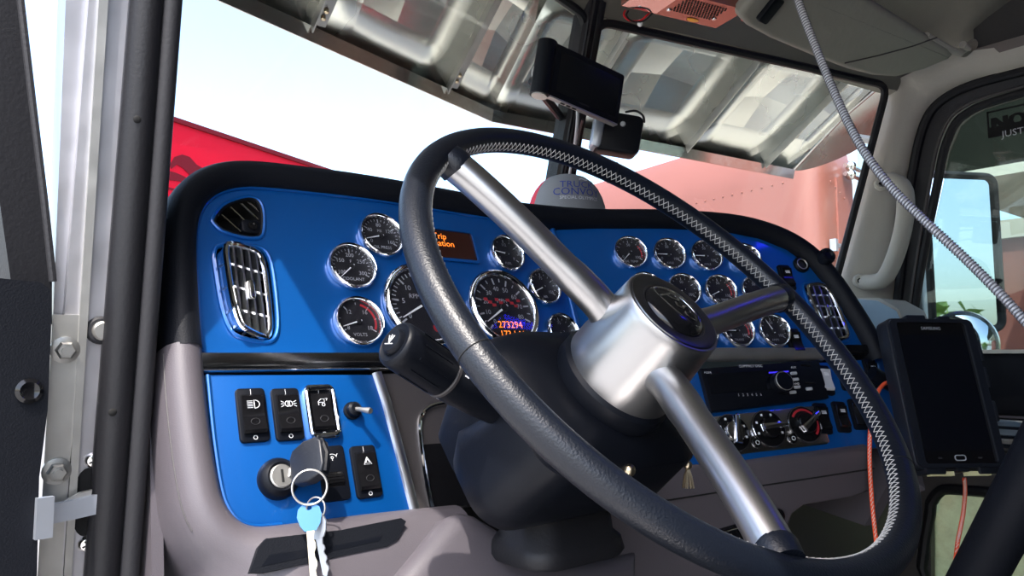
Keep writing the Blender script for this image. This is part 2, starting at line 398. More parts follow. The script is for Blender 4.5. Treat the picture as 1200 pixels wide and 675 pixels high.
b = MB().lathe([(.010, 0), (.010, .001), (.007, .0025), (.004, .001)], 20).build('panel_screw', 'black_gloss', dd, look(pD((34, 458), .001), nD))
slab([pJ(p, .020) for p in ((44, 594), (66, 590), (90, 586), (116, 579), (116, 602), (90, 608), (66, 613), (46, 618))], -nJ*.004).build('check_strap', 'zinc', dd, smooth=25)
slab([pJ(p, .016) for p in ((62, 596), (92, 578), (108, 574), (106, 590), (90, 600))], -nJ*.003).build('strap_link', 'steel', dd, smooth=25)
MB().box(-.006, .006, -.016, .016, 0, .006).build('strap_bracket', 'zinc', dd, look(pD((50, 606), .001), nD), smooth=0)

# ================================================================== OUTSIDE
# --- stainless drop visor in two halves --------------------------------
tip = PX((575, 141), 1.02)+V((0, 0, .022))
def lipL(s): x = 1.02-s; return V((x, tip.y-.2*s, tip.z+.035*(s/.62)))
def lipR(s): x = 1.02+s; return V((x, tip.y-.2*s, tip.z-.026*(s/.86)))
def visor(name, lip, rear, bays, label, end):
    root = thing(name, lip(.3)+V((0, 0, -.05)), label, 'visor')
    for k in range(len(bays)-1):
        a, b = bays[k], bays[k+1]; A, B, C, D = lip(a), lip(b), rear(b), rear(a)
        rows = []
        for i in range(5):
            t = i/4; row = []
            for j in range(5):
                q = j/4; p = (A*(1-q)+B*q)*(1-t)+(D*(1-q)+C*q)*t
                h = min(t, 1-t, q, 1-q)*2; row.append(tuple(p+V((0, .35, .9))*(.030*h)))
            rows.append(row)
        mb = MB().loft(rows, close=False)
        o = mb.build('visor_sheet', 'stainless', root, smooth=3)
        md = o.modifiers.new('thick', 'SOLIDIFY'); md.thickness = .002; md.offset = 0
    for k, a in enumerate(bays[1:-1]):
        A, D = lip(a), rear(a); d = (D-A).normalized(); x = V((1, 0, 0)); dn = V((0, -.25, -1)).normalized()
        mb = MB()
        A2 = A+d*.012
        for sx in (0, .017): pass
        mb.loft([[tuple(p), tuple(p+x*.028), tuple(p+x*.028+dn*.003), tuple(p+x*.005+dn*.003), tuple(p+x*.003+dn*.022), tuple(p+dn*.022)] for p in (A2, D)])
        o = mb.build('rib', 'steel', root, smooth=15)
        for q in (.02, .035):
            MB().lathe([(.005, 0), (.005, .006), (.003, .007)], 6).build('nut', 'brass', o, look(A2+d*q+x*.016+dn*.003, dn), smooth=20)
    mb = MB()
    n = 10; s0, s1 = bays[0], end; pr = []
    for i in range(n+1):
        p = lip(s0+(s1-s0)*i/n); pr.append([tuple(p+V((0, .002, .002))), tuple(p+V((0, -.001, -.026))), tuple(p+V((0, -.005, -.026))), tuple(p+V((0, -.012, .0)))])
    mb.loft(pr); mb.build('lip_flange', 'chrome_worn', root, smooth=25)
    return root
def rearL(s): return V((1.02-s, 1.13-.31*s, .775+.01*s))
def rearR(s): return V((1.02+s, 1.13-.31*s, .775-.02*s))
visor('windscreen_visor', lipL, rearL, [0, .15, .49, .80, .95], 'dull stainless drop visor outside the driver half of the windscreen', .95)
vr = visor('windscreen_visor', lipR, rearR, [0, .20, .56, .84, .95], 'shiny stainless drop visor outside the passenger half of the windscreen', .96)
# curled passenger end of the visor
A = [lipR(.95), lipR(1.0)+V((0, -.005, .006)), lipR(1.08)+V((0, -.02, .035)), lipR(1.17)+V((0, -.05, .085)), lipR(1.22)+V((0, -.08, .14))]
B = [rearR(.95), rearR(.98), rearR(1.02), rearR(1.06), rearR(1.09)]
o = MB().loft([[tuple(p) for p in smooth_path(A, 4)], [tuple(p) for p in smooth_path([(a+b)/2+V((0, .01, .03)) for a, b in zip(A, B)], 4)], [tuple(p) for p in smooth_path(B, 4)]], close=False).build('visor_end', 'stainless', vr, smooth=60)
md = o.modifiers.new('thick', 'SOLIDIFY'); md.thickness = .002; md.offset = 0
a, b_ = lipR(.96), rearR(.97)
MB().tube([a+V((0, 0, -.003)), (a+b_)/2+V((0, .005, .012)), b_], .010, 8, flat=.5).build('end_bead', 'chrome_worn', vr)

# --- red trailer ahead on the left --------------------------------------
pa = PZ((203, 140), 1.95); pb = PZ((372, 196), 1.95)
dirR = (pb-pa); dirR.z = 0; dirR.normalize(); nrm = V((dirR.y, -dirR.x, 0))
if nrm.dot(-pa) < 0: nrm = -nrm
tb = thing('red_trailer', V((pa.x, pa.y, GZ)), 'red trailer with dark swoosh graphics, seen over the left end of the dashboard', 'trailer')
MT = mat4(dirR, V((0, 0, 1)), nrm, V((pa.x, pa.y, 0)))       # local x along, y up, z toward us
xl = -.33
plan = [(xl, 0), (9, 0), (9, -2.5), (xl+2.3, -2.5)]
def trl(y0, y1, g_): return MB().loft([[(x, y, z+(g_ if z == 0 else 0)) for x, z in plan] for y in (y0, y1)])
trl(-1.2, 1.93, 0).build('trailer_body', 'red_paint', tb, MT, smooth=0)
trl(1.93, 1.97, .02).build('top_rail', 'dark_red', tb, MT, smooth=0)
trl(-1.32, -1.2, .02).build('bottom_rail', 'dark_red', tb, MT, smooth=0)
def inT(px): d = ray(px); o = V((pa.x, pa.y, 0)); q = d*(o.dot(nrm)/d.dot(nrm))-o; return (q.dot(dirR), q.z)
for pp in (((199, 192), (204, 184), (213, 181), (222, 184), (230, 193), (240, 199), (250, 200), (244, 205), (228, 212), (222, 205), (214, 197), (207, 193), (200, 198)),
           ((197, 200), (207, 203), (220, 209), (228, 213), (220, 216), (208, 212), (196, 211))):
    MB().prism(ccw([inT(p) for p in pp]), .001, .006).build('swoosh_graphic', 'dark_red', tb, MT, smooth=0)
for k in range(9): MB().box(xl, inT((228, 214))[0]-.02*k, inT((200, 220))[1]-.075*k-.02, inT((200, 220))[1]-.075*k, .001, .004).build('pinstripe', 'dark_red', tb, MT, smooth=0)
for x in (6.6, 7.7): MB().lathe([(.3, -.0), (.5, 0), (.52, .05), (.52, .25), (.5, .3), (.3, .3)], 24).build('wheel', 'tyre', tb, MT @ T3(x, GZ+.52, -.3))
MB().box(2.2, 9, -1.5, -1.32, -1.8, -.7).build('chassis', 'rubber', tb, MT, smooth=0)
MB().box(2.3, 2.5, GZ, -1.3, -.8, -.6).build('landing_leg', 'rubber', tb, MT, smooth=0)

# --- orange truck parked beyond the passenger side -----------------------
pc = PD((958, 250), 3.6)                                     # rounded rear corner
ot = thing('orange_truck', V((pc.x, pc.y, GZ)), 'faded salmon orange truck cab with a riveted panel, beyond the passenger windscreen', 'truck')
pf = PD((740, 200), 4.75); da = (pf-pc); da.z = 0; da.normalize()      # along the near face, away to the left
db = PD((1000, 250), 3.95)-pc; db.z = 0; db.normalize()
MO = mat4(da, V((0, 0, 1)), da.cross(V((0, 0, 1))), V((pc.x, pc.y, 0)))
zt = PD((958, 197), 3.6).z
prof = []
rc = .16; L1 = 3.2; L2 = (PD((1000, 250), 3.95)-pc).length
c0 = V((0, 0, 0))
pts = [c0+da*L1+db*2.2, c0+da*L1]
for i in range(9):
    t = i/8; pts.append(((da*rc)*(1-t))*(1-t)+((db*rc)*t)*t)
pts += [db*L2, db*L2+da*.5+db*.0]
rings = []
for z, ins in ((GZ+.8, 0), (zt, 0), (zt+.06, .01), (zt+.22, .10), (zt+.30, .22), (zt+.33, .5)):
    rings.append([tuple(V((pc.x, pc.y, 0))+p*1.0+(da+db)*ins*(1 if True else 0)*.5+V((0, 0, z))) for p in pts])
MB().loft(rings).build('cab_shell', 'salmon', ot, smooth=40)
O0 = V((pc.x, pc.y, 0))
mb = MB(); nf = -da.cross(V((0, 0, 1)))
nf = nf if nf.dot(-pc) > 0 else -nf
for i in range(46): mb.ball(.006, T(O0+da*(rc+.03+i*.065)+nf*.0+V((0, 0, zt-.03))), 5, .9)
nb = db.cross(V((0, 0, 1))); nb = nb if nb.dot(-pc) > 0 else -nb
for i in range(4): mb.ball(.006, T(O0+db*(rc+.02+i*.06)+V((0, 0, zt-.03-.02*i))), 5, .9)
for i in range(14): mb.ball(.006, T(O0+db*(L2*.55)+V((0, 0, zt-.05-.07*i))), 5, .9)
mb.build('rivets', 'salmon', ot, kind='stuff')
MB().box(0, .012, zt-1.6, zt, -.004, .008).build('panel_seam', 'brick', ot, mat4(db, V((0, 0, 1)), db.cross(V((0, 0, 1))), O0+db*(L2*.5)) @ RX(-PI/2) @ RX(PI/2), smooth=0)
for px in ((990, 196), (990, 206)):
    p = PP(px, O0+db*(L2*.8), nb); MB().tube([p-db*.05+nb*.02, p+db*.06+nb*.03, p+db*.12+nb*.03], .013, 8).ball(.028, T(p+nb*.03), 8).build('hinge', 'chrome_worn', ot)
p = PP((972, 288), O0, nb); MB().box(-.02, .01, -.03, .03, 0, .03).box(0, .12, -.010, .010, .01, .03).build('latch_bar', 'zinc', ot, mat4(db, V((0, 0, 1)), db.cross(V((0, 0, 1))), p+nb*.01), smooth=0)
MB().box(.2, 3.0, GZ+.55, GZ+.8, .2, 1.6).build('chassis', 'rubber', ot, MO, smooth=0)
for x in (.7, 2.6): MB().lathe([(.25, 0), (.48, 0), (.5, .04), (.5, .24), (.48, .28), (.25, .28)], 24).build('wheel', 'tyre', ot, MO @ T3(x, GZ+.5, .1))
# pale blue box body behind it
p0 = PD((1003, 200), 5.2); p1 = PD((1040, 200), 5.4)
dx = (p1-p0); dx.z = 0; dx.normalize()
tag(MB().prism(rrect(.8, 3.5, .05, 2), -.6, 0, M=mat4(dx, V((0, 0, 1)), dx.cross(V((0, 0, 1))), V((p0.x, p0.y, 0))+dx*.42+V((0, 0, GZ+.9+1.75)))).build('box_body', 'pale_blue', smooth=30), 'pale blue steel box standing behind the salmon orange truck', 'container')

# --- brick building with a dark canopy beyond the passenger window ---------
bd = thing('brick_building', (9, -1, GZ), 'low red brick building beyond the passenger window', 'building')
MB().box(7.0, 9.5, -9, 3.0, GZ, .95).build('brick_wall', 'brick', bd, smooth=0)
MB().box(6.95, 9.6, -9, 3.05, .95, 1.1).build('coping', 'trim_pale', bd, smooth=0)
zc = PX((1160, 209), 4.2).z
ca = thing('canopy', (4.8, -1, GZ), 'dark flat canopy with a pale edge above the passenger window view', 'canopy')
MB().box(4.2, 6.6, -6, 1.62, zc+.05, zc+.95).build('canopy_slab', 'canopy', ca, smooth=0)
MB().box(4.17, 6.6, -6, 1.64, zc, zc+.05).build('canopy_edge', 'trim_pale', ca, smooth=0)
for y in (-5.5, -1.2, ): MB().box(4.5, 4.62, y, y+.12, GZ, zc).build('canopy_post', 'trim_pale', ca, smooth=0)
for k in range(3): MB().box(0, 1.3, -.02, .02, -.03, .03).build('brace', 'trim_pale', ca, T3(4.5, .55-.42*k, zc-.62) @ RY(-.6), smooth=0)
# bush seen in the side mirror
def bush(loc, r, label):
    root = thing('bush', loc, label, 'bush'); mb = MB(); R2 = random.Random(3)
    for i in range(900):
        a, z, q = R2.random()*2*PI, R2.random(), R2.random()**.33
        s = math.sqrt(max(0, 1-(z*2-1)**2)); p = V((r*q*s*math.cos(a), r*q*s*math.sin(a), r*(1+q*(z*2-1))))
        M = T(V(loc)+p) @ Matrix.Rotation(R2.random()*6, 4, V((R2.random()-.5, R2.random()-.5, R2.random()-.5)).normalized()); k = .12*r
        mb.add([(-k, 0, 0), (0, -k*.5, 0), (k, 0, 0), (0, k*.5, .02)], [(0, 1, 2, 3)], M)
    mb.build('foliage', 'leaf', root, smooth=0, kind='stuff')
    MB().tube([V(loc), V(loc)+V((0, 0, r))], [.06*r, .03*r], 8).build('stem', 'bark', root)
bush((3.3, -9.5, GZ), 1.5, 'lime green bush behind the truck, seen in the passenger side mirror')

# ================================================================== PASSENGER SIDE
# --- pillar trim -------------------------------------------------------
A = [paneR(p) for p in ((962, 420), (994, 310), (1020, 218), (1046, 128), (1053, 96))]+[PX(p, 1.80) for p in ((1062, 88), (1115, 64), (1165, 56), (1225, 46))]
B = [PX(p, 1.845) for p in ((1040, 420), (1050, 330), (1063, 217), (1074, 161), (1087, 129), (1100, 115), (1120, 104), (1150, 93), (1225, 76))]
A.append(V((1.80, -.34, A[-1].z+.06))); B.append(V((1.845, -.34, B[-1].z+.02)))
A = smooth_path(A, 3); B = smooth_path(B, 3)
mb = MB(); mb.loft([[tuple(p+V((.03, .05, 0))) for p in A], [tuple(p) for p in A], [tuple(a*.67+b*.33+V((-.012, -.012, 0))) for a, b in zip(A, B)], [tuple(a*.3+b*.7+V((-.010, -.01, 0))) for a, b in zip(A, B)], [tuple(p) for p in B], [tuple(p+V((.05, 0, 0))) for p in B]], close=False)
pt = mb.build('trim_4', 'beige', smooth=50); struct(pt, 'beige moulded passenger windscreen pillar trim', 'pillar')
gh = thing('grab_handle', PX((1007, 330), 1.76), 'beige moulded grab handle on the passenger pillar', 'handle')
pth = smooth_path([PX(p, x) for p, x in (((1036, 214), 1.775), ((1047, 212), 1.755), ((1060, 224), 1.74), ((1060, 258), 1.735), ((1050, 298), 1.735), ((1036, 326), 1.745), ((1018, 331), 1.765), ((1008, 329), 1.775))], 5)
MB().tube(pth, [.012]*3+[.019]*(len(pth)-6)+[.012]*3, 12).build('grip', 'beige', gh)
for px in ((1033, 216), (1008, 329)):
    b = MB().lathe([(.017, 0), (.016, .012), (.012, .016)], 20).build('end_boss', 'beige', gh, look(PX(px, 1.770), V((-1, -.5, 0))))
    MB().lathe([(.0065, .0), (.0065, .003), (.004, .0035), (.003, .001)], 16).build('screw', 'black_gloss', b, look(PX(px, 1.756), V((-1, -.5, 0))))
# --- passenger door ------------------------------------------------------
d2 = thing('door_2', (1.9, .3, -.8), 'black passenger door with a tinted window', 'door', kind='structure')
O = [(1040, 440), (1050, 345), (1057, 280), (1063, 217), (1074, 161), (1087, 129), (1110, 109), (1143, 95), (1188, 83), (1260, 64)]
I = [(1066, 440), (1079, 345), (1091, 280), (1105, 217), (1113, 178), (1126, 148), (1140, 136), (1155, 128), (1200, 114), (1260, 97)]
def mid(t): return [(a[0]*(1-t)+b[0]*t, a[1]*(1-t)+b[1]*t) for a, b in zip(O, I)]
sp = lambda pts, x: smooth_path([PX(p, x) for p in pts]+[V((x, -.30, PX(pts[-1], x).z+.01))], 4)
MB().tube(sp(mid(.10), 1.842), .011, 10).build('outer_seal', 'rubber', d2)
MB().loft([[tuple(p) for p in sp(mid(.12), 1.855)], [tuple(p) for p in sp(mid(.2), 1.845)], [tuple(p) for p in sp(mid(.62), 1.85)], [tuple(p) for p in sp(mid(.68), 1.865)]], close=False).build('window_frame', 'rubber_grey', d2)
MB().tube(sp(mid(.62), 1.845), .004, 8).build('frame_bead', 'taupe_dark', d2)
MB().tube(sp(mid(.84), 1.852), .010, 10).build('inner_gasket', 'rubber', d2)
gp = [PX(p, 1.862) for p in I[:-1]]+[PX((1260, 97), 1.862), V((1.862, -.25, .62)), V((1.862, -.25, -.02)), PX((1066, 440), 1.862)]
slab(gp, V((.004, 0, 0))).build('window_pane', 'side_glass', d2, smooth=0)
zs = PX((1180, 412), 1.85).z
MB().prism(rrect(1.25, .14, .03, 4), 0, .06, .02, mat4(V((0, -1, 0)), V((0, 0, 1)), V((-1, 0, 0)), V((1.87, .22, zs-.068)))).build('armrest_pad', 'black_pad', d2)
MB().box(1.80, 1.845, -.4, .80, zs-.004, zs+.004).build('window_sill', 'trim_pale', d2, smooth=0)
z1, z2, z3 = PX((1190, 478), 1.84).z, PX((1190, 490), 1.84).z, PX((1190, 532), 1.84).z
MB().box(1.825, 1.87, -.4, .80, z2, z1).build('grey_band', 'taupe', d2, smooth=0)
MB().prism(rrect(1.2, z2-z3, .01, 3), 0, .03, .008, mat4(V((0, -1, 0)), V((0, 0, 1)), V((-1, 0, 0)), V((1.86, .2, (z2+z3)/2)))).build('wood_strip', 'chrome_worn', d2)
for k in range(3): MB().box(1.823, 1.829, -.4, .78, z3+.012+.02*k, z3+.018+.02*k).build('strip_line', 'black_gloss', d2, smooth=0)
# lower door skin with its small look-down window
op = [PX(p, 1.85) for p in ((1092, 690), (1092, 600), (1095, 586), (1103, 576), (1115, 573), (1165, 577), (1240, 583), (1240, 690))]
op2 = [(-p.y, p.z) for p in op]
out = [(-.88, -.82), (.4, -.82), (.4, z3+.0), (-.88, z3+.0)]
op2 = [(x, max(z, -.70)) for x, z in op2]
MB().holed(ccw(out), [ccw(op2)], 0, .03, mat4(V((0, -1, 0)), V((0, 0, 1)), V((-1, 0, 0)), V((1.875, 0, 0)))).build('lower_skin', 'taupe_dark', d2, smooth=0)
pth = [V((1.842, p.y, max(p.z, -.70))) for p in op]
MB().tube(smooth_path(pth, 3, True), .012, 10, True).build('lower_gasket', 'rubber', d2)
slab([V((1.866, p.y, max(p.z, -.70))) for p in op], V((.004, 0, 0))).build('lower_pane', 'low_glass', d2, smooth=0)
# window lettering
Mw = lambda px: mat4(V((0, -1, 0)), V((0, 0, 1)), V((-1, 0, 0)), PX(px, 1.859))
def hpx(a, b, x=1.859): return abs(PX(a, x).z-PX(b, x).z)
mb = MB()
for k in range(7): mb.text('NOT', hpx((1160, 132), (1160, 150))*1.22, Mw((1190, 141)) @ T3(.0012*k-.0036, 0, .0001*k))
q0, q1 = PX((1158, 133), 1.859), PX((1158, 161), 1.859); y0, y1 = PX((1157, 145), 1.859).y, PX((1217, 145), 1.859).y
for za, zb, ya, yb in ((q0.z+.004, q0.z, y0, y1), (q1.z, q1.z-.003, y0, y1), (q0.z+.004, q1.z, y0, y0-.004), (q0.z+.004, q1.z, y1+.004, y1)): mb.box(1.8585, 1.859, min(ya, yb), max(ya, yb), min(za, zb), max(za, zb))
zm = PX((1158, 150), 1.859).z
o = mb.build('window_lettering', 'void', d2, smooth=0)
MB().box(1.8588, 1.859, y1, y0, q1.z, zm).build('lettering_bar', 'void', d2, smooth=0)
MB().text('JUST', hpx((1160, 152), (1160, 160))*1.35, Mw((1187, 155.5)), ex=.0012).build('bar_lettering', 'print_grey', d2, smooth=0)

# --- mirrors outside the passenger window ---------------------------------
mc = PD((1128, 296), 2.0); nM = V((-.50, -.866, 0)).normalized(); uM = V((0, 0, 1)).cross(nM)
if uM.dot(CR) < 0: uM = -uM
MM = mat4(uM, V((0, 0, 1)), uM.cross(V((0, 0, 1))), mc)
if MM.col[2].xyz.dot(nM) < 0: MM = mat4(-uM, V((0, 0, 1)), nM, mc)
def inM(px): q = PP(px, mc, nM)-mc; u = MM.col[0].xyz; return (q.dot(u), q.z)
l, r_ = inM((1092, 296))[0], inM((1165, 296))[0]; tz, bz = inM((1128, 210))[1], inM((1128, 381))[1]
if l > r_: l, r_ = r_, l
sm = thing('side_mirror', mc+V((0, 0, bz-.1)), 'tall rectangular passenger side mirror reflecting blue sky', 'mirror')
wd, hg = r_-l, tz-bz
MB().prism(rrect(wd+.034, hg+.03, .03, 5), -.05, -.002, .012, MM @ T3((l+r_)/2, (tz+bz)/2)).build('mirror_shell', 'zinc', sm)
MB().prism(rrect(wd, hg, .018, 5), -.003, .001, 0, MM @ T3((l+r_)/2, (tz+bz)/2)).build('mirror_glass', 'mirror', sm)
ring = [MM @ V((x, y, .002)) for x, y in rrect(wd+.02, hg+.02, .026, 5, (l+r_)/2, (tz+bz)/2)]
MB().tube(ring, .010, 8, True).build('mirror_rim', 'rubber_grey', sm)
pp = [MM @ V((l-.03, y, -.04)) for y in (bz-.5, bz, tz, tz+.1)]
MB().tube(pp, .011, 10).build('mirror_arm', 'white_plastic', sm)
MB().tube([pp[-1], V((1.93, pp[-1].y+.05, pp[-1].z))], .011, 10).build('mirror_stay', 'white_plastic', sm)
MB().tube([pp[0], V((1.93, pp[0].y+.05, pp[0].z))], .011, 10).build('mirror_stay', 'white_plastic', sm)
cc = PD((1128, 403), 1.86); nC = (V((-.80, -.60, 0.02))).normalized()
cv = thing('convex_mirror', cc+V((0, 0, -.09)), 'round convex mirror below the tall passenger side mirror', 'mirror')
MC = look(cc, nC); rc2 = 37/F*1.86
MB().lathe([(rc2*math.sin(a)/math.sin(.75), (math.cos(a)-math.cos(.75))*rc2/math.sin(.75)) for a in [.75*(1-i/10)+.0005 for i in range(11)]], 40, MC).build('mirror_glass', 'mirror', cv)
MB().lathe([(rc2*.4, -.045), (rc2*.85, -.03), (rc2*1.04, -.004), (rc2*1.05, .004), (rc2*1.0, .006)], 40, MC).build('mirror_shell', 'chrome_worn', cv)
MB().tube([cc-nC*.03, cc-nC*.04+V((0, 0, .06)), MM @ V(((l+r_)/2, bz-.03, -.055))], .008, 8).build('bracket', 'rubber_grey', cv)

# --- passenger sun visor ----------------------------------------------------
aV = PY((868, 18), .745); nV = V((-.06, -.60, -.80)).normalized()
def pV(px, n=0): return PP(px, aV+nV*n, nV)
uV = V((1, 0, 0)); uV = (uV-nV*uV.dot(nV)).normalized(); vV = nV.cross(uV); MV = mat4(uV, vV, nV, aV)
def inV(px): q = pV(px)-aV; return (q.dot(uV), q.dot(vV))
svp = ccw([inV(p) for p in ((864, 12), (866, 20), (874, 28), (900, 42), (950, 63), (992, 79), (1020, 86), (1046, 88), (1080, 79), (1108, 67), (1114, 61), (1108, 54), (1060, 25), (1018, -2), (985, -22), (960, -32), (905, -26), (874, -2))])
sv = thing('sun_visor', aV, 'grey vinyl sun visor folded up on the passenger side', 'sun visor')
MB().prism(svp, -.012, .012, .011, MV, seg=4).build('visor_pad', 'visor_vinyl', sv, smooth=50)
MB().tube([pV(p, .0122) for p in ((990, 74), (1030, 65), (1070, 54), (1098, 44))], .0016, 6).build('visor_seam', 'taupe_dark', sv)
MB().tube([pV(p, .0) for p in ((1085, 42), (1112, 58), (1126, 62), (1134, 57), (1128, 52))], .008, 10).build('hinge_rod', 'beige', sv)
MB().lathe([(.022, 0), (.020, .006), (.012, .008)], 20).build('pivot_cover', 'headliner', sv, look(pV((1134, 56), -.01), nV))
b = MB().prism(rrect(.026, .05, .005, 3), 0, .014, .003).build('visor_bracket', 'black_plastic', sv, MV @ T3(*inV((897, 6)), .008))
for y in (-.010, .010): MB().lathe([(.004, .0), (.004, .0155), (.002, .0155)], 14).build('screw', 'steel', b, MV @ T3(*inV((897, 6)), .0) @ T3(-.004, y, 0))
# --- CB radio overhead ------------------------------------------------------
A0, B0, C0 = PZ((728, 7), .62), PZ((839, 33), .62), PZ((890, 0), .62)
ex = (B0-A0).normalized(); ey = V((-ex.y, ex.x, 0))
if ey.dot(C0-B0) < 0: ey = -ey
wdt = (B0-A0).length; dep = .082
cb = thing('cb_radio', (A0+B0)/2+ey*.08, 'chrome overhead radio, orange reflection painted on, with a perforated speaker panel underneath', 'radio')
ez = V((0, 0, 1)); MCB = mat4(ex, ey, ex.cross(ey), A0); up = MCB.col[2].z
sgn = 1 if up > 0 else -1
MB().box(0, wdt, 0, dep, 0, sgn*.055).build('casing', 'orange_reflection', cb, MCB, smooth=0)
MB().box(-.001, wdt*.34, .004, dep, -sgn*.0012, sgn*.0005).build('bright_plate', 'chrome', cb, MCB, smooth=0)
mb = MB()
for i in range(15):
    for j in range(9):
        x, y = wdt*.42+i*.0062+(j % 2)*.0031, .026+j*.0056
        mb.lathe([(.0020, 0), (.0020, .0006)], 7, MCB @ T3(x, y, -sgn*.0006))
mb.build('speaker_holes', 'void', cb, kind='stuff')
for x, y in ((wdt*.40, .024), (wdt*.86, .030)): MB().lathe([(.0045, 0), (.004, .002), (.001, .0025)], 14).build('screw', 'chrome', cb, MCB @ T3(x, y, 0) @ (RX(PI) if sgn > 0 else Matrix()))
MB().prism([(.013*math.cos(2*PI*i/20), .0052*math.sin(2*PI*i/20)) for i in range(20)], 0, .001).build('amber_oval', 'amber_spot', cb, MCB @ T3(wdt*.70, .011, -sgn*.001))  # flat amber oval on the underside
MB().box(wdt-.0005, wdt+.0015, .05, .075, sgn*.02, sgn*.03).build('blue_indicator', 'blue_led', cb, MCB, smooth=0)
w1 = [PZ(p, z) for p, z in (((733, 12), .628), ((731, 18), .615), ((738, 24), .608), ((750, 24), .608), ((758, 18), .615), ((762, 14), .625))]
MB().tube(smooth_path(w1, 4), .0018, 6).build('red_wire', 'red_plastic', cb)
MB().tube(smooth_path([p+V((.003, -.004, -.002)) for p in w1], 4), .0016, 6).build('black_wire', 'rubber', cb)
MB().lathe([(.003, -.006), (.005, -.003), (.005, .003), (.003, .006)], 12).build('wire_clip', 'white_plastic', cb, T(PZ((750, 27), .606)))
MB().prism(rrect(.012, .018, .004), .0, .016, .002).build('red_knob', 'red_plastic', cb, look(PZ((871, 14), .64), V((0, -.4, -1))), smooth=30)
# --- blue LED lamp on the headliner (behind the view) -----------------------
lp = thing('led_lamp', (1.50, .0, .86), 'small blue LED lamp on the headliner', 'lamp')
MB().prism(rrect(.18, .045, .006), 0, .012, .003).build('lamp_body', 'black_plastic', lp, T3(1.50, 0, .868) @ RX(PI))
MB().prism(rrect(.16, .030, .004), 0, .004, .001).build('led_lens', 'blue_led', lp, T3(1.50, 0, .857) @ RX(PI))

# ================================================================== DASHBOARD
da_ = thing('dashboard', (.6, .9, -.8), 'truck dashboard with metallic blue panels and chrome ringed gauges', 'dashboard')
browL = [(236, 411), (233, 380), (230, 330), (229, 290), (231, 264), (238, 244), (252, 230), (275, 222), (305, 221), (360, 226), (430, 234), (520, 248), (600, 261)]
browR = [(690, 268), (780, 268), (850, 272), (890, 280), (922, 293), (947, 311), (967, 335), (985, 362), (1000, 386), (1012, 408), (1020, 424)]
PB = [(oL+uL*s+vL*t, nL) for s, t in map(inL, browL)]+[(oR+uR*s+vR*t, nR) for s, t in map(inR, browR)]
pos = smooth_path([p for p, n in PB], 3); nn = []
for i in range(len(pos)):
    k = i/3; a = int(k); b = min(a+1, len(PB)-1); nn.append((PB[a][1]*(1-(k-a))+PB[b][1]*(k-a)).normalized())
def sweep(pos, nn, prof):
    rings = []
    for i, p in enumerate(pos):
        t = (pos[min(i+1, len(pos)-1)]-pos[max(i-1, 0)]).normalized(); w_ = nn[i].cross(t).normalized(); pr = prof(i/(len(pos)-1))
        rings.append([tuple(p+w_*a+nn[i]*b) for a, b in pr])
    return rings
browP = lambda q: [(-.001, -.012), (.000, .004), (.003, .012), (.009, .018), (.017, .020), (.025, .017), (.031, .008), (.034, -.006), (.036, -.03), (.038, -.16)]
mb = MB(); rg = sweep(pos, nn, browP); mb.loft(rg, close=False); mb.build('brow', 'black_pad', da_, smooth=60)
# top pad closing the dash up to the windscreen
rear = [r[-1] for r in rg]; mb = MB()
fwd = []
for p in rear: p = V(p); fwd.append(tuple((p.x, min(.8835+.3125*p.x, 1.521-.3125*p.x)-.28*.18-.012, min(p.z, .215))))
mb.loft([rear, fwd], close=False); mb.build('top_pad', 'black_pad', da_, smooth=60)
# fold line between the two faces
fd = nL.cross(nR).normalized()
if fd.z < 0: fd = -fd
import mathutils
def fold_at(z):
    # point of both planes at height z
    a1, b1, c1 = nL.x, nL.y, nL.dot(oL)-nL.z*z; a2, b2, c2 = nR.x, nR.y, nR.dot(oR)-nR.z*z
    de = a1*b2-a2*b1; return V(((c1*b2-c2*b1)/de, (a1*c2-a2*c1)/de, z))
def loc(M, p): q = M.inverted() @ p; return (q.x, q.y)
zt_, zb_ = .20, oL.z-.062*vL.z
sL_bot = inL((236, 414))[1]
ftL, fbL = loc(ML, fold_at(.205)), None
tB = -.0625                                             # bottom of the upper faces on the left plane
zf = (oL+vL*tB).z
fbL = loc(ML, fold_at(zf)); ftR = loc(MR, fold_at(.205)); fbR = loc(MR, fold_at((oR+vR*(-.157)).z))
upL = [inL(p) for p in browL]; upL = [(s-.003, t) for s, t in upL]
holeV = [inL(p) for p in ((262, 289), (300, 291), (313, 302), (319, 330), (323, 375), (320, 394), (310, 399), (285, 394), (272, 386), (262, 360), (255, 320), (253, 298))]
holeD = [inL(p) for p in ((251, 257), (262, 243), (277, 236), (291, 233), (301, 236), (306, 246), (307, 262), (305, 275), (297, 278), (280, 276), (262, 270), (254, 264))]
sm2 = lambda poly: [(p.x, p.y) for p in smooth_path([V((*q, 0)) for q in poly], 3, True)]
holeV, holeD = sm2(holeV), sm2(holeD)
poly = [(upL[0][0], tB)]+[p for p in upL if p[1] > tB+.003]+[ftL, fbL]
MB().holed(ccw(poly), [ccw(holeV), ccw(holeD)], -.004, 0).build('gauge_panel', 'blue', da_, ML, smooth=30)
upR = [inR(p) for p in browR]
poly = [fbR, ftR]+[p for p in upR if p[1] > -.155]+[(upR[-1][0], -.157)]
hr = [inR(p) for p in ((944, 334), (962, 333), (975, 346), (988, 375), (994, 395), (986, 400), (974, 398), (962, 383), (950, 358), (943, 341))]
hr = sm2(hr)
MB().holed(ccw(poly), [ccw(hr)], -.004, 0).build('gauge_panel', 'blue', da_, MR, smooth=30)
# bright joint bead
MB().tube([fold_at(.20)+nL*.002, fold_at(zf)+nL*.002], .0042, 12).build('joint_bead', 'blue', da_)

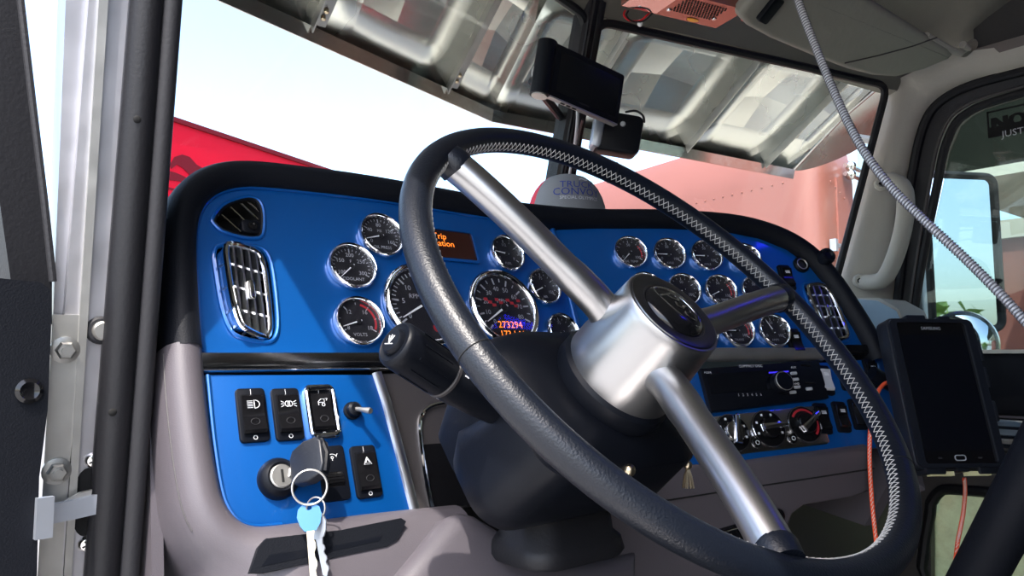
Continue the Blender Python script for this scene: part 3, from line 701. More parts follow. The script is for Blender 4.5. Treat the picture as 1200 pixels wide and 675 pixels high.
for nm, pts, M in (('panel_bead', [V((*inL(p), .0010)) for p in browL], ML), ('panel_bead', [V((*inL(p), .0010)) for p in ((243, 440), (250, 510), (259, 570), (268, 596), (280, 610), (298, 617), (330, 615))], ML)):
    MB().tube(smooth_path(pts, 4), .0022, 8).build(nm, 'blue', da_, M)
for hl, M in ((holeV, ML), (holeD, ML), (hr, MR)): MB().tube([V((x, y, .0004)) for x, y in inset(ccw(hl), -.0022)], .0024, 8, True).build('vent_bead', 'blue', da_, M)
# --- gauges -----------------------------------------------------------------
def bezel_mesh(r):
    k = r/.03
    return MB().lathe([(r*1.0, 0), (r*1.01, .003), (r*.985, .0075), (r*.93, .0098), (r*.875, .0085), (r*.84, .005), (r*.835, .001)], 48, caps=False)
BZ = {}
def gauge(M, s, t, r, nums, label, needle, red=None, minor=20, a0=210, a1=-30, unit=None, sub=None, full=True):
    Mg = M @ T3(s, t, .0005)
    if r not in BZ:
        o = bezel_mesh(r).build('gauge', 'chrome', da_, Mg, smooth=50); BZ[r] = o
    else: o = again(BZ[r], da_, Mg)
    rd = r*.845
    k = ('d', r)
    if k not in BZ: BZ[k] = MB().lathe([(rd, .0015), (rd*.5, .0016), (.0001, .0016)], 40).build('dial', 'dial', o, Mg)
    else: again(BZ[k], o, Mg)
    mb = MB()
    for i in range(minor+1):
        a = math.radians(a0+(a1-a0)*i/minor); big = i % max(1, minor//max(1, (len(nums)-1) or 1)) == 0
        mb.box(rd*(.74 if big else .82), rd*.93, -r*(.020 if big else .012), r*(.020 if big else .012), .0018, .0020, RZ(a))
    for i, tx in enumerate(nums):
        if not tx: continue
        a = math.radians(a0+(a1-a0)*i/(len(nums)-1)); mb.text(tx, r*(.235 if r < .04 else .17), T3(math.cos(a)*rd*.60, math.sin(a)*rd*.60, .0019))
    if label: mb.text(label, r*(.19 if r < .04 else .155), T3(0, -rd*.62 if r < .04 else rd*.22, .0019))
    if unit: mb.text(unit, r*.17, T3(0, rd*.28, .0019))
    mb.build('dial_print', 'print_grey', o, Mg, smooth=0)
    if red:
        m2 = MB(); q0, q1 = red; P = []
        for i in range(11):
            a = math.radians(q0+(q1-q0)*i/10); P.append([(rd*.80*math.cos(a), rd*.80*math.sin(a), .0020), (rd*.90*math.cos(a), rd*.90*math.sin(a), .0020)])
        m2.loft(P, close=False); m2.build('red_zone', 'red_print', o, Mg, smooth=0)
    a = math.radians(needle)
    MB().prism([(-rd*.16, -r*.03), (rd*.82, -r*.012), (rd*.82, r*.012), (-rd*.16, r*.03)], .0030, .0038).build('needle', 'needle', o, Mg @ RZ(a), smooth=0)
    MB().lathe([(r*.10, .0018), (r*.10, .0042), (r*.06, .0048)], 16).build('needle_cap', 'dial', o, Mg)
    k = ('g', r)
    if k not in BZ: BZ[k] = MB().lathe([(rd*.999, .0055), (.0001, .0062)], 32).build('gauge_glass', 'dial_glass', o, Mg)
    else: again(BZ[k], o, Mg)
    return o
rs, rl, rr_ = .030, .0553, .0275
gauge(ML, -.1633, .0903, rs, ['0', '40', '80', '120', '160'], 'OIL PRESS', 196, unit='PSI')
gauge(ML, -.2096, .0442, rs, ['100', '150', '200', '250', '300'], 'COOLANT', 222, unit='F')
gauge(ML, -.2134, -.0252, rs, ['8', '12', '16', '18'], 'VOLTS', 198, red=(75, -25), minor=6)
tach = gauge(ML, -.1216, .0003, rl, ['0', '5', '10', '15', '20', '25', '30'], 'RPM x 100', 209, minor=30, a0=215, a1=-35)
spd = gauge(ML, 0, .0003, rl, ['0', '10', '20', '30', '40', '50', '60', '70', '80'], 'MPH', 212, minor=16, a0=225, a1=-25)
Ms = ML @ T3(0, .0003, .0005)
MB().text('273294', .0135, Ms @ T3(.004, -.024, .0021)).text('173.1 M', .0125, Ms @ T3(.004, -.037, .0021)).build('odometer', 'amber', spd, smooth=0)
mb = MB()
for i in range(10): mb.box(-.003, .003, -.002, .002, .0019, .0021, Ms @ T3(-.026+.006*i, .012-.004*(i % 3), 0))
mb.build('warning_icons', 'red_print', spd, smooth=0)
MB().lathe([(.006, .0019), (.006, .0022)], 16).build('warning_lamp', 'red_print', tach, ML @ T3(-.1216+.012, -.03, .0005))
gauge(ML, .0293, .0838, rs*.93, ['E', '', '1/2', '', 'F'], 'FUEL', 172, minor=8)
gauge(ML, .0804, .0357, rs*.93, ['0', '', '75', '', '150'], 'AIR', 204, minor=12)
gauge(ML, .0910, -.0326, rs*.93, ['0', '', '75', '', '150'], 'AIR', 200, minor=12)
for s, t, lab, nd, red in ((0, 0, 'OIL TEMP', 225, (40, -20)), (.0653, 0, 'AXLE', 180, None), (.1303, .0, 'AXLE', 180, None), (.2, -.003, 'TRANS', 190, None),
                           (.013, -.0612, 'PYRO', 200, None), (.0763, -.0612, 'BOOST', 200, None), (.1391, -.0612, 'OIL TEMP', 205, (40, -20)), (.203, -.0615, 'SUSP', 190, None),
                           (.0900, -.1272, 'FUEL', 190, None), (.1508, -.1272, 'TRANS', 180, (40, -20)), (.2141, -.1272, 'AMPS', 115, None)):
    gauge(MR, s, t, rr_, ['0', '', '50', '', '100'], lab, nd, red=red, minor=12)

# --- trip display -------------------------------------------------------------
dR = inL((556, 293)); dT = inL((530, 272))[1]; dB = inL((540, 305))[1]
dl = -.1216-.012; cxD, cyD = (dR[0]+dl)/2, (dT+dB)/2; wD, hD = dR[0]-dl, dT-dB
o = MB().holed(ccw(rrect(wD+.008, hD+.008, .006, 4)), [ccw(rrect(wD, hD, .004, 4))], 0, .003).build('trip_display', 'blue', da_, ML @ T3(cxD, cyD, .0003), smooth=30)
MB().prism(rrect(wD, hD, .004, 4), 0, .0008).build('screen', 'lcd', o, ML @ T3(cxD, cyD, .0003))
xr = inL((537, 293))[0]-cxD
MB().text('Trip', .0125, ML @ T3(cxD+xr-.026, cyD+hD*.27, .0014)).text('Information', .0125, ML @ T3(cxD+xr-.026-.009, cyD+hD*.02, .0014)).build('screen_text', 'amber', o, smooth=0)

# --- air vents -----------------------------------------------------------------
def vent(M, hole, bars_v, bars_h, depth, label, lift, twist):
    cx = sum(p[0] for p in hole)/len(hole); cy = sum(p[1] for p in hole)/len(hole)
    o = MB().loft([[(x, y, -.002) for x, y in ccw(hole)], [(x, y, -depth) for x, y in ccw(hole)]], cap0=False).build('air_vent', 'black_gloss', da_, M, smooth=40)
    fr_ = ccw([(cx+(x-cx)*.88, cy+(y-cy)*.94) for x, y in hole]); Mt = M @ T3(cx, cy, lift) @ RY(twist) @ T3(-cx, -cy, 0)
    MB().tube([(x, y, 0) for x, y in fr_], .0034, 8, True).build('vent_frame', 'chrome', o, Mt)
    MB().loft([[(x, y, -.001) for x, y in fr_], [(x, y, -.024) for x, y in inset(fr_, .002)]], cap0=False, cap1=False).build('vent_barrel', 'chrome', o, Mt, smooth=50)
    xs_ = [p[0] for p in fr_]; ys_ = [p[1] for p in fr_]
    def span(fix, axis):
        out = []
        for i in range(len(fr_)):
            a, b = fr_[i-1], fr_[i]
            if (a[axis]-fix)*(b[axis]-fix) <= 0 and a[axis] != b[axis]:
                t = (fix-a[axis])/(b[axis]-a[axis]); out.append(a[1-axis]+t*(b[1-axis]-a[1-axis]))
        return (min(out), max(out)) if len(out) > 1 else None
    for i in range(bars_v):
        x = min(xs_)+(max(xs_)-min(xs_))*(i+1)/(bars_v+1); sp_ = span(x, 0)
        if sp_: MB().box(x-.0013, x+.0013, sp_[0], sp_[1], -.010, .001).build('vent_slat', 'trim_metal', o, Mt, smooth=0)
    for i in range(bars_h):
        y = min(ys_)+(max(ys_)-min(ys_))*(i+1)/(bars_h+1); sp_ = span(y, 1)
        if sp_: MB().box(sp_[0], sp_[1], y-.0012, y+.0012, -.012, -.001).build('vent_slat', 'trim_metal', o, Mt, smooth=0)
    MB().prism(rrect(.007, .022, .003), 0, .006, .002).build('vent_tab', 'chrome_worn', o, Mt @ T3(cx, cy, 0))
    return o
vent(ML, holeV, 4, 3, .05, '', .006, math.radians(22))
vent(MR, hr, 3, 4, .05, '', .003, math.radians(0))
o = MB().loft([[(x, y, -.002) for x, y in ccw(holeD)], [(x, y, -.04) for x, y in ccw(holeD)]], cap0=False).build('defrost_vent', 'void', da_, ML, smooth=40)
MB().tube([(x, y, .0) for x, y in ccw(holeD)], .0022, 8, True).build('vent_frame', 'black_plastic', o, ML)
for a, b in (((253, 261), (268, 273)), ((261, 250), (283, 270)), ((271, 241), (291, 260)), ((283, 236), (305, 257)), ((292, 235), (306, 247))):
    pa_, pb_ = V((*inL(a), -.003)), V((*inL(b), -.003)); MB().tube([pa_, pb_], .0011, 6).build('vent_slat', 'chrome_worn', o, ML)
cxx, cyy = inL((294, 266))
b = MB().prism(rrect(.021, .017, .005, 3), -.01, .002, .002).build('mount_block', 'black_plastic', o, ML @ T3(cxx, cyy, 0))
MB().lathe([(.0055, .0015), (.005, .003), (.003, .0034), (.002, .002)], 16).build('screw', 'black_gloss', b, ML @ T3(cxx+.001, cyy, .001))

# --- chrome strip below the gauge faces -----------------------------------------
s0 = inL((234, 424))[0]
def strip_prof(M, sa, sb, t, h, m, name='trim_strip'):
    mb = MB(); rings = []
    for x in (sa, sb): rings.append([(x, t, -.004), (x, t, .004), (x, t-h*.12, .008), (x, t-h*.55, .007), (x, t-h*.9, .005), (x, t-h, .001), (x, t-h, -.004)])
    mb.loft(rings); return mb.build(name, m, da_, M, smooth=50)
hS = tB-inL((240, 437))[1]
strip_prof(ML, s0-.002, fbL[0], tB, hS, 'chrome_worn')
strip_prof(MR, fbR[0], inR((960, 405))[0], -.155, .019, 'steel')
strip_prof(MR, inR((960, 405))[0], inR((1034, 408))[0], -.150, .016, 'black_gloss')
# --- lower left switch panel -------------------------------------------------------
lowL = [inL(p) for p in ((241, 439), (441, 439), (484, 600), (400, 607), (330, 616), (296, 618), (278, 611), (266, 596), (257, 570), (248, 510))]
MB().prism(ccw(lowL), -.004, 0, .0008).build('switch_panel', 'blue', da_, ML, smooth=30)
pa_, pb_ = inL((443, 440)), inL((486, 598))
MB().tube([V((*inL(p), .001)) for p in ((441, 437), (452, 470), (468, 530), (486, 600))], .0060, 10, flat=.6).build('panel_edge_trim', 'trim_metal', da_, ML)
def rocker(M, s, t, w_, h_, sym, top='|', bot='O', chrome=False, tilt=8, face='black_gloss', small=False):
    Mo = M @ T3(s, t, .0)
    if chrome: o = MB().holed(ccw(rrect(w_*1.12, h_*1.06, .006, 4)), [ccw(rrect(w_*.88, h_*.84, .004, 4))], 0, .006).build('rocker_switch', 'chrome', da_, Mo, smooth=30)
    else: o = MB().prism(rrect(w_, h_, .004, 3), 0, .0035, .0012).build('rocker_switch', 'black_plastic', da_, Mo)
    if chrome: MB().tube([V((x, y, .006)) for x, y in rrect(w_*1.0, h_*.95, .005, 4)], .0024, 8, True).build('chrome_frame', 'chrome', o, Mo)
    wi, hi = w_*.74, h_*.72
    pr = [(-hi/2, .002), (-hi/2, .0065), (-hi*.42, .0085), (-hi*.1, .0065), (.05*hi, .0062), (hi*.3, .0075), (hi*.45, .0085), (hi/2, .006), (hi/2, .002)]
    MB().loft([[(x, y, z) for y, z in pr] for x in (-wi/2, -wi/2+.0005, wi/2-.0005, wi/2)]).build('rocker_cap', face, o, Mo, smooth=40)
    mb = MB()
    if sym: sym(mb, Mo @ T3(0, hi*.22, .0082) @ RX(math.radians(-4)), w_/.026)
    if top and not small: mb.text(top, .006, Mo @ T3(0, h_*.43, .0037))
    if bot and not small: mb.text(bot, .006, Mo @ T3(0, -h_*.43, .0037))
    if mb.v: mb.build('symbol', 'print_white', o, smooth=0)
    if not small: MB().torus(.0030, .00025, 16, 4, Matrix.Scale(1.4, 4, (1, 0, 0))).build('indicator', 'rubber_grey', o, Mo @ T3(0, -hi*.22, .0083) @ RX(math.radians(8)))
    if chrome: MB().prism(rrect(w_*.9, h_*.9, .004, 3), 0, .002).build('switch_base', 'black_plastic', o, Mo)
    return o
def ln(mb, M, pts, r=.00035): mb.tube([V((x, y, .0003)) for x, y in pts], r, 4, M=M)
def sy_head(mb, M, k):
    for i in range(5): ln(mb, M, [(-.0062, .0034-.0017*i), (-.0008, .0034-.0017*i)])
    ln(mb, M, [(.0006+.005*max(0, math.cos(a)), .0042*math.sin(a)) for a in [-PI/2+PI*i/10 for i in range(11)]]+[(.0006, -.0042)])
def sy_mark(mb, M, k):
    for sg in (-1, 1):
        ln(mb, M, [(sg*(.0008+.003*max(0, math.cos(a))), .003*math.sin(a)) for a in [-PI/2+PI*i/8 for i in range(9)]]+[(sg*.0008, -.003)])
        for i in (-1, 0, 1): ln(mb, M, [(sg*.0048, .0016*i), (sg*.0078, .0030*i)])
def sy_mir(mb, M, k):
    ln(mb, M, [(-.004, -.003), (-.004, .001), (-.001, .0035), (.0025, .0035), (.0025, 0), (-.004, 0)]); ln(mb, M, [(.0035, .004), (.006, .004), (.0048, .0018)])
    ln(mb, M, [(.001+.0016*math.cos(a), -.0025+.0016*math.sin(a)) for a in [2*PI*i/10 for i in range(11)]])
def sy_dim(mb, M, k):
    ln(mb, M, [(.0055*math.cos(a), -.002+.0055*math.sin(a)) for a in [PI*.15+PI*.7*i/10 for i in range(11)]]); ln(mb, M, [(-.006, .0035), (-.004, .001)]); ln(mb, M, [(.006, .0035), (.004, .001)])
    ln(mb, M, [(.0012*math.cos(a), .0012*math.sin(a)) for a in [2*PI*i/10 for i in range(11)]]); ln(mb, M, [(0, -.001), (0, -.003)])
def sy_haz(mb, M, k):
    for q in (1, .55): ln(mb, M, [(0, .0045*q), (.0042*q, -.003*q), (-.0042*q, -.003*q), (0, .0045*q)])
def sy_txt(t): return lambda mb, M, k: [mb.box(-.004, .004, -.0005, .0005, 0, .0003, M @ T3(0, .0018*q, 0)) for q in (-1, 0, 1)]
def at(px): return inL(px)
wS = abs(inL((312, 487))[0]-inL((277, 487))[0]); hS_ = abs(inL((294, 456))[1]-inL((296, 519))[1])
rocker(ML, *at((295, 487)), wS, hS_, sy_head); rocker(ML, *at((336, 486)), wS, hS_, sy_mark)
rocker(ML, *at((375, 484)), wS, hS_, sy_mir, chrome=True)
rocker(ML, *at((428, 553)), wS, hS_, sy_haz)
# dimmer with a thumb wheel
Mo = ML @ T3(*at((390, 555)), 0)
o = MB().prism(rrect(wS, hS_*1.02, .004, 3), 0, .0035, .0012).build('dimmer_switch', 'black_plastic', da_, Mo)
mb = MB()
for i in range(9):
    a = -1.1+2.2*i/8; mb.box(-wS*.30, wS*.30, -.0012, .0012, .009, .0105, T3(0, -hS_*.12, -.004) @ RX(a))
mb.build('wheel_ribs', 'black_gloss', o, Mo, smooth=0)
MB().lathe([(.0095, -wS*.30), (.0095, wS*.30)], 28, RY(PI/2)).build('thumb_wheel', 'black_plastic', o, Mo @ T3(0, -hS_*.12, -.004), smooth=40)
mb = MB(); sy_dim(mb, Mo @ T3(0, hS_*.28, .0036), 1); mb.build('symbol', 'print_white', o, smooth=0)
# toggle switch
Mo = ML @ T3(*at((412, 482)), 0)
o = MB().lathe([(.0095, 0), (.0095, .003), (.0078, .0035), (.0075, .009), (.005, .011)], 20).build('toggle_switch', 'black_plastic', da_, Mo)
MB().lathe([(.0022, 0), (.0026, .012), (.0034, .020), (.0030, .0225)], 14).build('toggle_lever', 'steel', o, Mo @ T3(0, 0, .008) @ RX(.45) @ RY(.30))
# ignition lock
Mi = ML @ T3(*at((325, 562)), 0)
o = MB().lathe([(.0195, 0), (.0195, .005), (.017, .010), (.0135, .013), (.0115, .012), (.0115, .004)], 32).build('ignition_lock', 'black_plastic', da_, Mi)
MB().lathe([(.0115, .004), (.0112, .0125), (.010, .0135)], 28).build('lock_barrel', 'steel', o, Mi)
MB().box(-.0012, .0012, -.006, .006, .0136, .0139).build('key_slot', 'void', o, Mi, smooth=0)

# --- taupe carrier round the switch panel --------------------------------------------
cpx = [(236, 410), (238, 440), (242, 480), (248, 525), (255, 565), (262, 590), (276, 609), (296, 617), (330, 615), (400, 606), (470, 598), (530, 592)]
pos = smooth_path([oL+uL*s+vL*t for s, t in map(inL, cpx)], 3)
pA = [(0, .0), (.0015, .007), (.007, .015), (.016, .019), (.026, .017), (.033, .009), (.037, -.006), (.039, -.03), (.041, -.10), (.042, -.22)]
pBt = [(0, .0), (.0015, .007), (.006, .016), (.014, .024), (.026, .030), (.045, .033), (.08, .032), (.14, .026), (.22, .010), (.36, -.05)]
def carrier(q):
    t = min(1, max(0, (q-.55)/.20)); t = t*t*(3-2*t)
    return [(a[0]*(1-t)+b[0]*t, a[1]*(1-t)+b[1]*t) for a, b in zip(pA, pBt)]
cr_ = sweep(pos, [nL]*len(pos), lambda q: [(-a, b) for a, b in carrier(q)])
mb = MB(); mb.loft(cr_, close=False); mb.build('lower_carrier', 'taupe', da_, smooth=60)
MB().tube([V(r[5])*.6+V(r[6])*.4 for r in cr_[1:int(len(cr_)*.52)]], .0009, 6).build('carrier_seam', 'taupe_dark', da_)
# end cap below the carrier, facing the doorway
xe = (oL+uL*inL((237, 412))[0]).x-.0415
ec = [oL+uL*inL((237, 412))[0]-uL*.0405+vL*tB-nL*.03, oL+uL*inL((237, 412))[0]-uL*.0415+vL*tB-nL*.22, V((xe, .99, -.8)), V((xe, .82, -.8)), V((xe, .735, -.36)), V((xe, .715, -.22))]
slab(ec, V((.01, 0, 0))).build('end_panel', 'taupe', da_, smooth=30)
# black pull recess under the switches
oH = oL+nL*.0335; hp = [PP(p, oH, nL) for p in ((293, 671), (303, 641), (312, 631), (400, 621), (470, 607), (476, 611), (466, 632), (454, 640), (380, 656), (310, 671))]
slab(hp, -nL*.006).build('pull_recess', 'black_pad', da_, smooth=30)
hp2 = [PP(p, oL+nL*.0338, nL) for p in ((306, 664), (316, 650), (400, 638), (448, 628), (444, 634), (380, 648))]
slab(hp2, -nL*.002).build('pull_lip', 'black_plastic', da_, smooth=30)
# panel behind the column
kp = [inL(p) for p in ((441, 437), (486, 598), (540, 594))]+[(.17, -.24), (fbL[0]+.02, tB-hS)]
MB().prism(ccw(kp), -.012, -.004).build('column_panel', 'taupe_dark', da_, ML, smooth=30)
MB().tube(smooth_path([V((*inL(p), -.002)) for p in ((560, 466), (525, 471), (503, 477), (493, 492), (494, 520), (500, 560), (507, 594))], 5), .0028, 8).build('curved_trim', 'chrome', da_, ML)
MB().prism(ccw([inL(p) for p in ((498, 520), (510, 594), (560, 590), (560, 516))]), -.004, -.0025).build('column_recess', 'black_gloss', da_, ML, smooth=0)
# knee surround below the column
oK = oL+nL*.055; K = [(528, 604), (545, 597), (562, 601), (590, 618), (615, 637), (640, 650), (690, 656), (735, 648), (752, 644), (752, 760), (420, 760), (470, 676)]
kq = [(lambda q: (q.dot(uL), q.dot(vL)))(PP(p, oK, nL)-oL) for p in K]
MB().prism(ccw(kq), -.08, .055, .018, ML, seg=4).build('knee_surround', 'taupe', da_, smooth=50)
# centre panel below the gauges
cq = [inR(p) for p in ((760, 436), (946, 426), (1034, 420), (1060, 522), (1018, 525), (860, 541), (760, 551))]
MB().prism(ccw(cq), -.006, 0, .001).build('centre_panel', 'blue', da_, MR, smooth=30)
# radio
Q = lambda *ps: [inR(p) for p in ps]
rq = Q((817, 434), (956, 424), (968, 468), (830, 485))
o = MB().prism(ccw(rq), 0, .008, .002).build('radio', 'black_plastic', da_, MR, smooth=30)
def onR(px, n=.0085): return MR @ T3(*inR(px), n)
MB().text('COMPACT DISC', .0055, onR((876, 431.5))).text('MODE', .004, onR((826, 439))).text('SRC', .004, onR((829, 445))).text('1   2   3   4   5   6', .0055, onR((875, 465))).text('AUX', .0045, onR((926, 433))).text('BAND', .0042, onR((929, 452))).build('radio_print', 'print_white', o, smooth=0)
MB().prism(ccw(Q((825, 441), (905, 436), (911, 458), (830, 464))), .0082, .0086).build('radio_display', 'screen', o, MR, smooth=0)
MB().prism(ccw(Q((897, 438.5), (920, 437), (920, 438.5), (897, 440))), .0086, .0090).build('display_glow', 'radio_glow', o, MR, smooth=0)
k = MB().lathe([(.0165, .0), (.016, .010), (.013, .013), (.0001, .0135)], 28).build('volume_knob', 'black_plastic', o, onR((910, 452)))
MB().torus(.0135, .0008, 28, 6).build('knob_ring', 'steel', k, onR((910, 452), .0205))
for px in ((926, 440), (928, 447), (930, 456), (925, 462), (944, 458)): MB().prism(rrect(.011, .0045, .0012, 2), 0, .002, .0006).build('radio_button', 'print_grey', o, onR(px, .008) @ RZ(.05))
# climate plate
hq = Q((822, 490), (953, 476), (958, 480), (971, 518), (968, 521), (850, 535), (830, 534))
o = MB().prism(ccw(hq), 0, .003, .001).build('climate_plate', 'chrome_worn', da_, MR, smooth=30)
for px, ang, kind in (((857, 508), 80, 0), ((899, 503), 5, 1), ((941, 498), 35, 2)):
    d = MB().lathe([(.026, .003), (.026, .005), (.0245, .0055), (.0001, .0056)], 36).build('dial_plate', 'black_gloss', o, onR(px, 0))
    MB().torus(.026, .0010, 36, 6).build('dial_ring', 'chrome', d, onR(px, .0045))
    MB().lathe([(.0155, .0055), (.0150, .012), (.0135, .014), (.0001, .0145)], 28).build('knob', 'chrome_worn' if kind == 0 else 'black_gloss', d, onR(px, 0))
    MB().prism([(-.018, -.005), (.021, -.0035), (.024, 0), (.021, .0035), (-.018, .005)], .012, .022, .003).build('knob_grip', 'chrome', d, onR(px, 0) @ RZ(math.radians(ang)))
    if kind == 2:
        P = [[(r2*math.cos(math.radians(a)), r2*math.sin(math.radians(a)), .0060) for r2 in (.0190, .0225)] for a in range(150, 20, -10)]
        MB().loft(P, close=False).build('hot_arc', 'red_print', d, onR(px, 0), smooth=0)
        P = [[(r2*math.cos(math.radians(a)), r2*math.sin(math.radians(a)), .0060) for r2 in (.0190, .0225)] for a in range(10, -60, -10)]
        MB().loft(P, close=False).build('hot_arc', 'red_print', d, onR(px, 0), smooth=0)
    else:
        mb = MB()
        for i in range(6): a = math.radians(200-44*i); mb.box(-.0016, .0016, -.0016, .0016, .0058, .0060, T3(.0205*math.cos(a), .0205*math.sin(a), 0))
        mb.build('dial_marks', 'print_white', d, onR(px, 0), smooth=0)
for px in ((885, 520), (927, 515)):
    d = MB().lathe([(.0065, .003), (.006, .006), (.0001, .0062)], 20).build('push_button', 'black_gloss', o, onR(px, 0)); MB().torus(.0068, .0008, 20, 6).build('button_ring', 'chrome', d, onR(px, .0035))
    MB().torus(.0028, .0005, 14, 4).build('symbol', 'print_white', d, onR(px, .0064))
# rocker switches of the centre panel
for px, tx, fc in (((943, 441), '', 'black_gloss'), ((966, 446), 'FAN', 'print_grey'), ((990, 441), '', 'black_gloss'), ((963, 491), 'AXLE', 'black_gloss'), ((985, 489), 'LOCK', 'black_gloss'), ((1004, 486), '', 'black_gloss'), ((1021, 438), 'PTO', 'black_gloss')):
    rocker(MR @ T3(*inR(px), 0) @ RZ(math.radians(-4)), 0, 0, .0235, .047, sy_txt(tx) if tx else None, small=True, face=fc)
rocker(MR @ T3(*inR((921, 326)), 0), 0, 0, .024, .045, sy_txt('4x'), small=True); rocker(MR @ T3(*inR((931, 402)), 0), 0, 0, .024, .046, sy_txt('A'), small=True)
o = MB().lathe([(.0135, 0), (.0135, .004), (.011, .006), (.0085, .005), (.0080, .001)], 28).build('socket_ring', 'black_plastic', da_, onR((938, 311), 0))
MB().torus(.0092, .0011, 28, 6).build('socket_bezel', 'steel', o, onR((938, 311), .005)); MB().disc(.008, .0012, 24).build('socket_face', 'dial', o, onR((938, 311), 0))
pk = PP((968, 301), oR+nR*.022, nR)
MB().lathe([(.0135, -.012), (.0135, .004), (.012, .008), (.008, .009), (.006, .006), (.0001, .006)], 28).build('brow_plug', 'black_plastic', da_, mat4(uR, vR, nR, pk))
# lower centre dash
fwdR = V((-uR.y, uR.x, 0)); vq = (V((0, 0, 1))*math.cos(.22)-fwdR*math.sin(.22)).normalized(); nq = uR.cross(vq); oq = oR+vR*(-.322)+nR*.004
MQ = mat4(uR, vq, nq, oq)
def inQ(px): q = PP(px, oq, nq)-oq; return (q.dot(uR), q.dot(vq))
lc = [inQ(p) for p in ((700, 552), (860, 542), (1019, 524), (1028, 548), (1020, 576), (1000, 584), (943, 593), (930, 603), (922, 625), (905, 760), (700, 760))]
MB().prism(ccw(lc), -.05, .0, .006, MQ, seg=3).build('lower_centre', 'taupe', da_, smooth=50)
MB().tube([V((*inQ(p), .0003)) for p in ((745, 592), (860, 574), (960, 559), (1024, 549))], .0012, 6).build('seam', 'void', da_, MQ)
MB().prism(ccw([inQ(p) for p in ((828, 624), (862, 614), (905, 605), (912, 612), (880, 640), (835, 655))]), .0, .006, .002).build('ashtray', 'black_gloss', da_, MQ, smooth=40)
MB().lathe([(.013, 0), (.013, .003), (.010, .004)], 24).build('power_socket', 'black_gloss', da_, MQ @ T3(*inQ((909, 606)), 0))
MB().tube([V((*inQ(p), .007)) for p in ((842, 622), (872, 614), (900, 607))], .0012, 6).build('ashtray_edge', 'chrome', da_, MQ)
# right end of the centre stack and the passenger side of the dash
ex_ = oR+uR*(inR((1034, 420))[0]); eb = oR+uR*(inR((1062, 522))[0])
side = [oR+uR*inR((1034, 412))[0]+vR*inR((1034, 412))[1], oR+uR*inR((1064, 525))[0]+vR*inR((1064, 525))[1]]
a_, b_ = side; back = V((.10, .28, 0))
slab([a_+V((0, 0, .01)), b_, b_+V((-.02, .06, -.12)), b_+back+V((0, 0, -.12)), b_+back, a_+back+V((0, 0, .01))], uR*.02).build('stack_side', 'taupe', da_, smooth=30)
MB().prism(ccw([inR(p) for p in ((1032, 410), (1046, 416), (1082, 575), (1062, 560), (1054, 522))]), -.02, .006, .003).build('end_trim', 'taupe', da_, MR, smooth=40)
P = [(0, -.30), (0, .0), (.02, .05), (.06, .075), (.12, .08), (.22, .08), (.22, -.30)]
Mp = mat4(V((0, 1, 0)), V((0, 0, 1)), V((1, 0, 0)), V((1.20, .72, .045)))
MB().prism(ccw(P), 0, .57, 0, Mp).build('passenger_pad', 'pale_blue', da_, smooth=50)
MB().prism(ccw([(x*1.0-.004, y*1.02+.004) for x, y in P]), .0, .13, 0, mat4(V((0, 1, 0)), V((0, 0, 1)), V((1, 0, 0)), V((1.68, .72, .045)))).build('pad_end', 'beige', da_, smooth=50)
MB().box(1.0, 1.80, .78, .90, -.45, -.25).build('glove_box', 'taupe_dark', da_, smooth=0)

# ================================================================== STEERING
Cw = V((0.51117771, 0.41510548, 0.03528283)); uW = V((0.99923575, 0.03908852, 0)); vW = V((-0.02568647, 0.65663388, 0.75377195)); nW = uW.cross(vW)
MW = mat4(uW, vW, nW, Cw); RW, rW = .2429, .0122
sw = thing('steering_wheel', Cw-nW*.09, 'black leather steering wheel with three brushed metal spokes', 'steering wheel')
rim = MB().torus(RW, rW, 160, 20, MW).build('rim', 'leather', sw, smooth=60)
mb = MB()
NS = 112
for ph in (0, .5):
    pts = []
    for i in range(NS*8):
        a = 2*PI*(i/8+ph)/NS; tri = abs((i/8) % 1*2-1)*2-1; th = PI+.38*tri+.10; q = rW+.0005
        pts.append(V(((RW+q*math.cos(th))*math.cos(a), (RW+q*math.cos(th))*math.sin(a), -q*math.sin(th))))
    mb.tube(pts, .00042, 4, True, MW)
mb.build('stitching', 'stitch', rim, smooth=0, kind='stuff')
for a in (190.5, 67, -47): MB().torus(rW+.0001, .0004, 28, 5, MW @ RZ(math.radians(a)) @ T3(RW, 0, 0) @ RX(PI/2)).build('rim_seam', 'void', rim)
def spoke(adeg):
    a = math.radians(adeg); e = V((math.cos(a), math.sin(a), 0))
    pts = [e*.030+V((0, 0, -.040)), e*.060+V((0, 0, -.030)), e*.10+V((0, 0, -.022)), e*.16+V((0, 0, -.010)), e*.205+V((0, 0, -.003)), e*(RW-.008)]
    o = MB().tube(smooth_path(pts, 4), [.0175]*3+[.0155]*5+[.0145]*(len(smooth_path(pts, 4))-8), 20, M=MW).build('spoke', 'brushed', sw)
    MB().tube([e*.2225+V((0, 0, -.002)), e*.2255+V((0, 0, -.001)), e*.236], [.0150, .0160, .0150], 20, M=MW).build('leather_collar', 'leather', o)
for a in (131, 9, -111): spoke(a)
hub = MB().lathe([(.052, -.088), (.0545, -.080), (.0535, -.060), (.0500, -.030), (.0478, -.006), (.0470, .0025), (.0460, .0040), (.0445, .0042), (.0440, .0025)], 64, MW).build('hub', 'brushed', sw, smooth=40)
MB().lathe([(.0440, .0040), (.0436, .0052), (.0420, .0056), (.0320, .0050), (.0300, .0030)], 64, MW).build('hub_ring', 'ring_dark_reflection', hub)
MB().lathe([(.0560, -.100), (.0585, -.092), (.0575, -.080), (.0540, -.076)], 64, MW).build('hub_collar', 'black_plastic', sw)
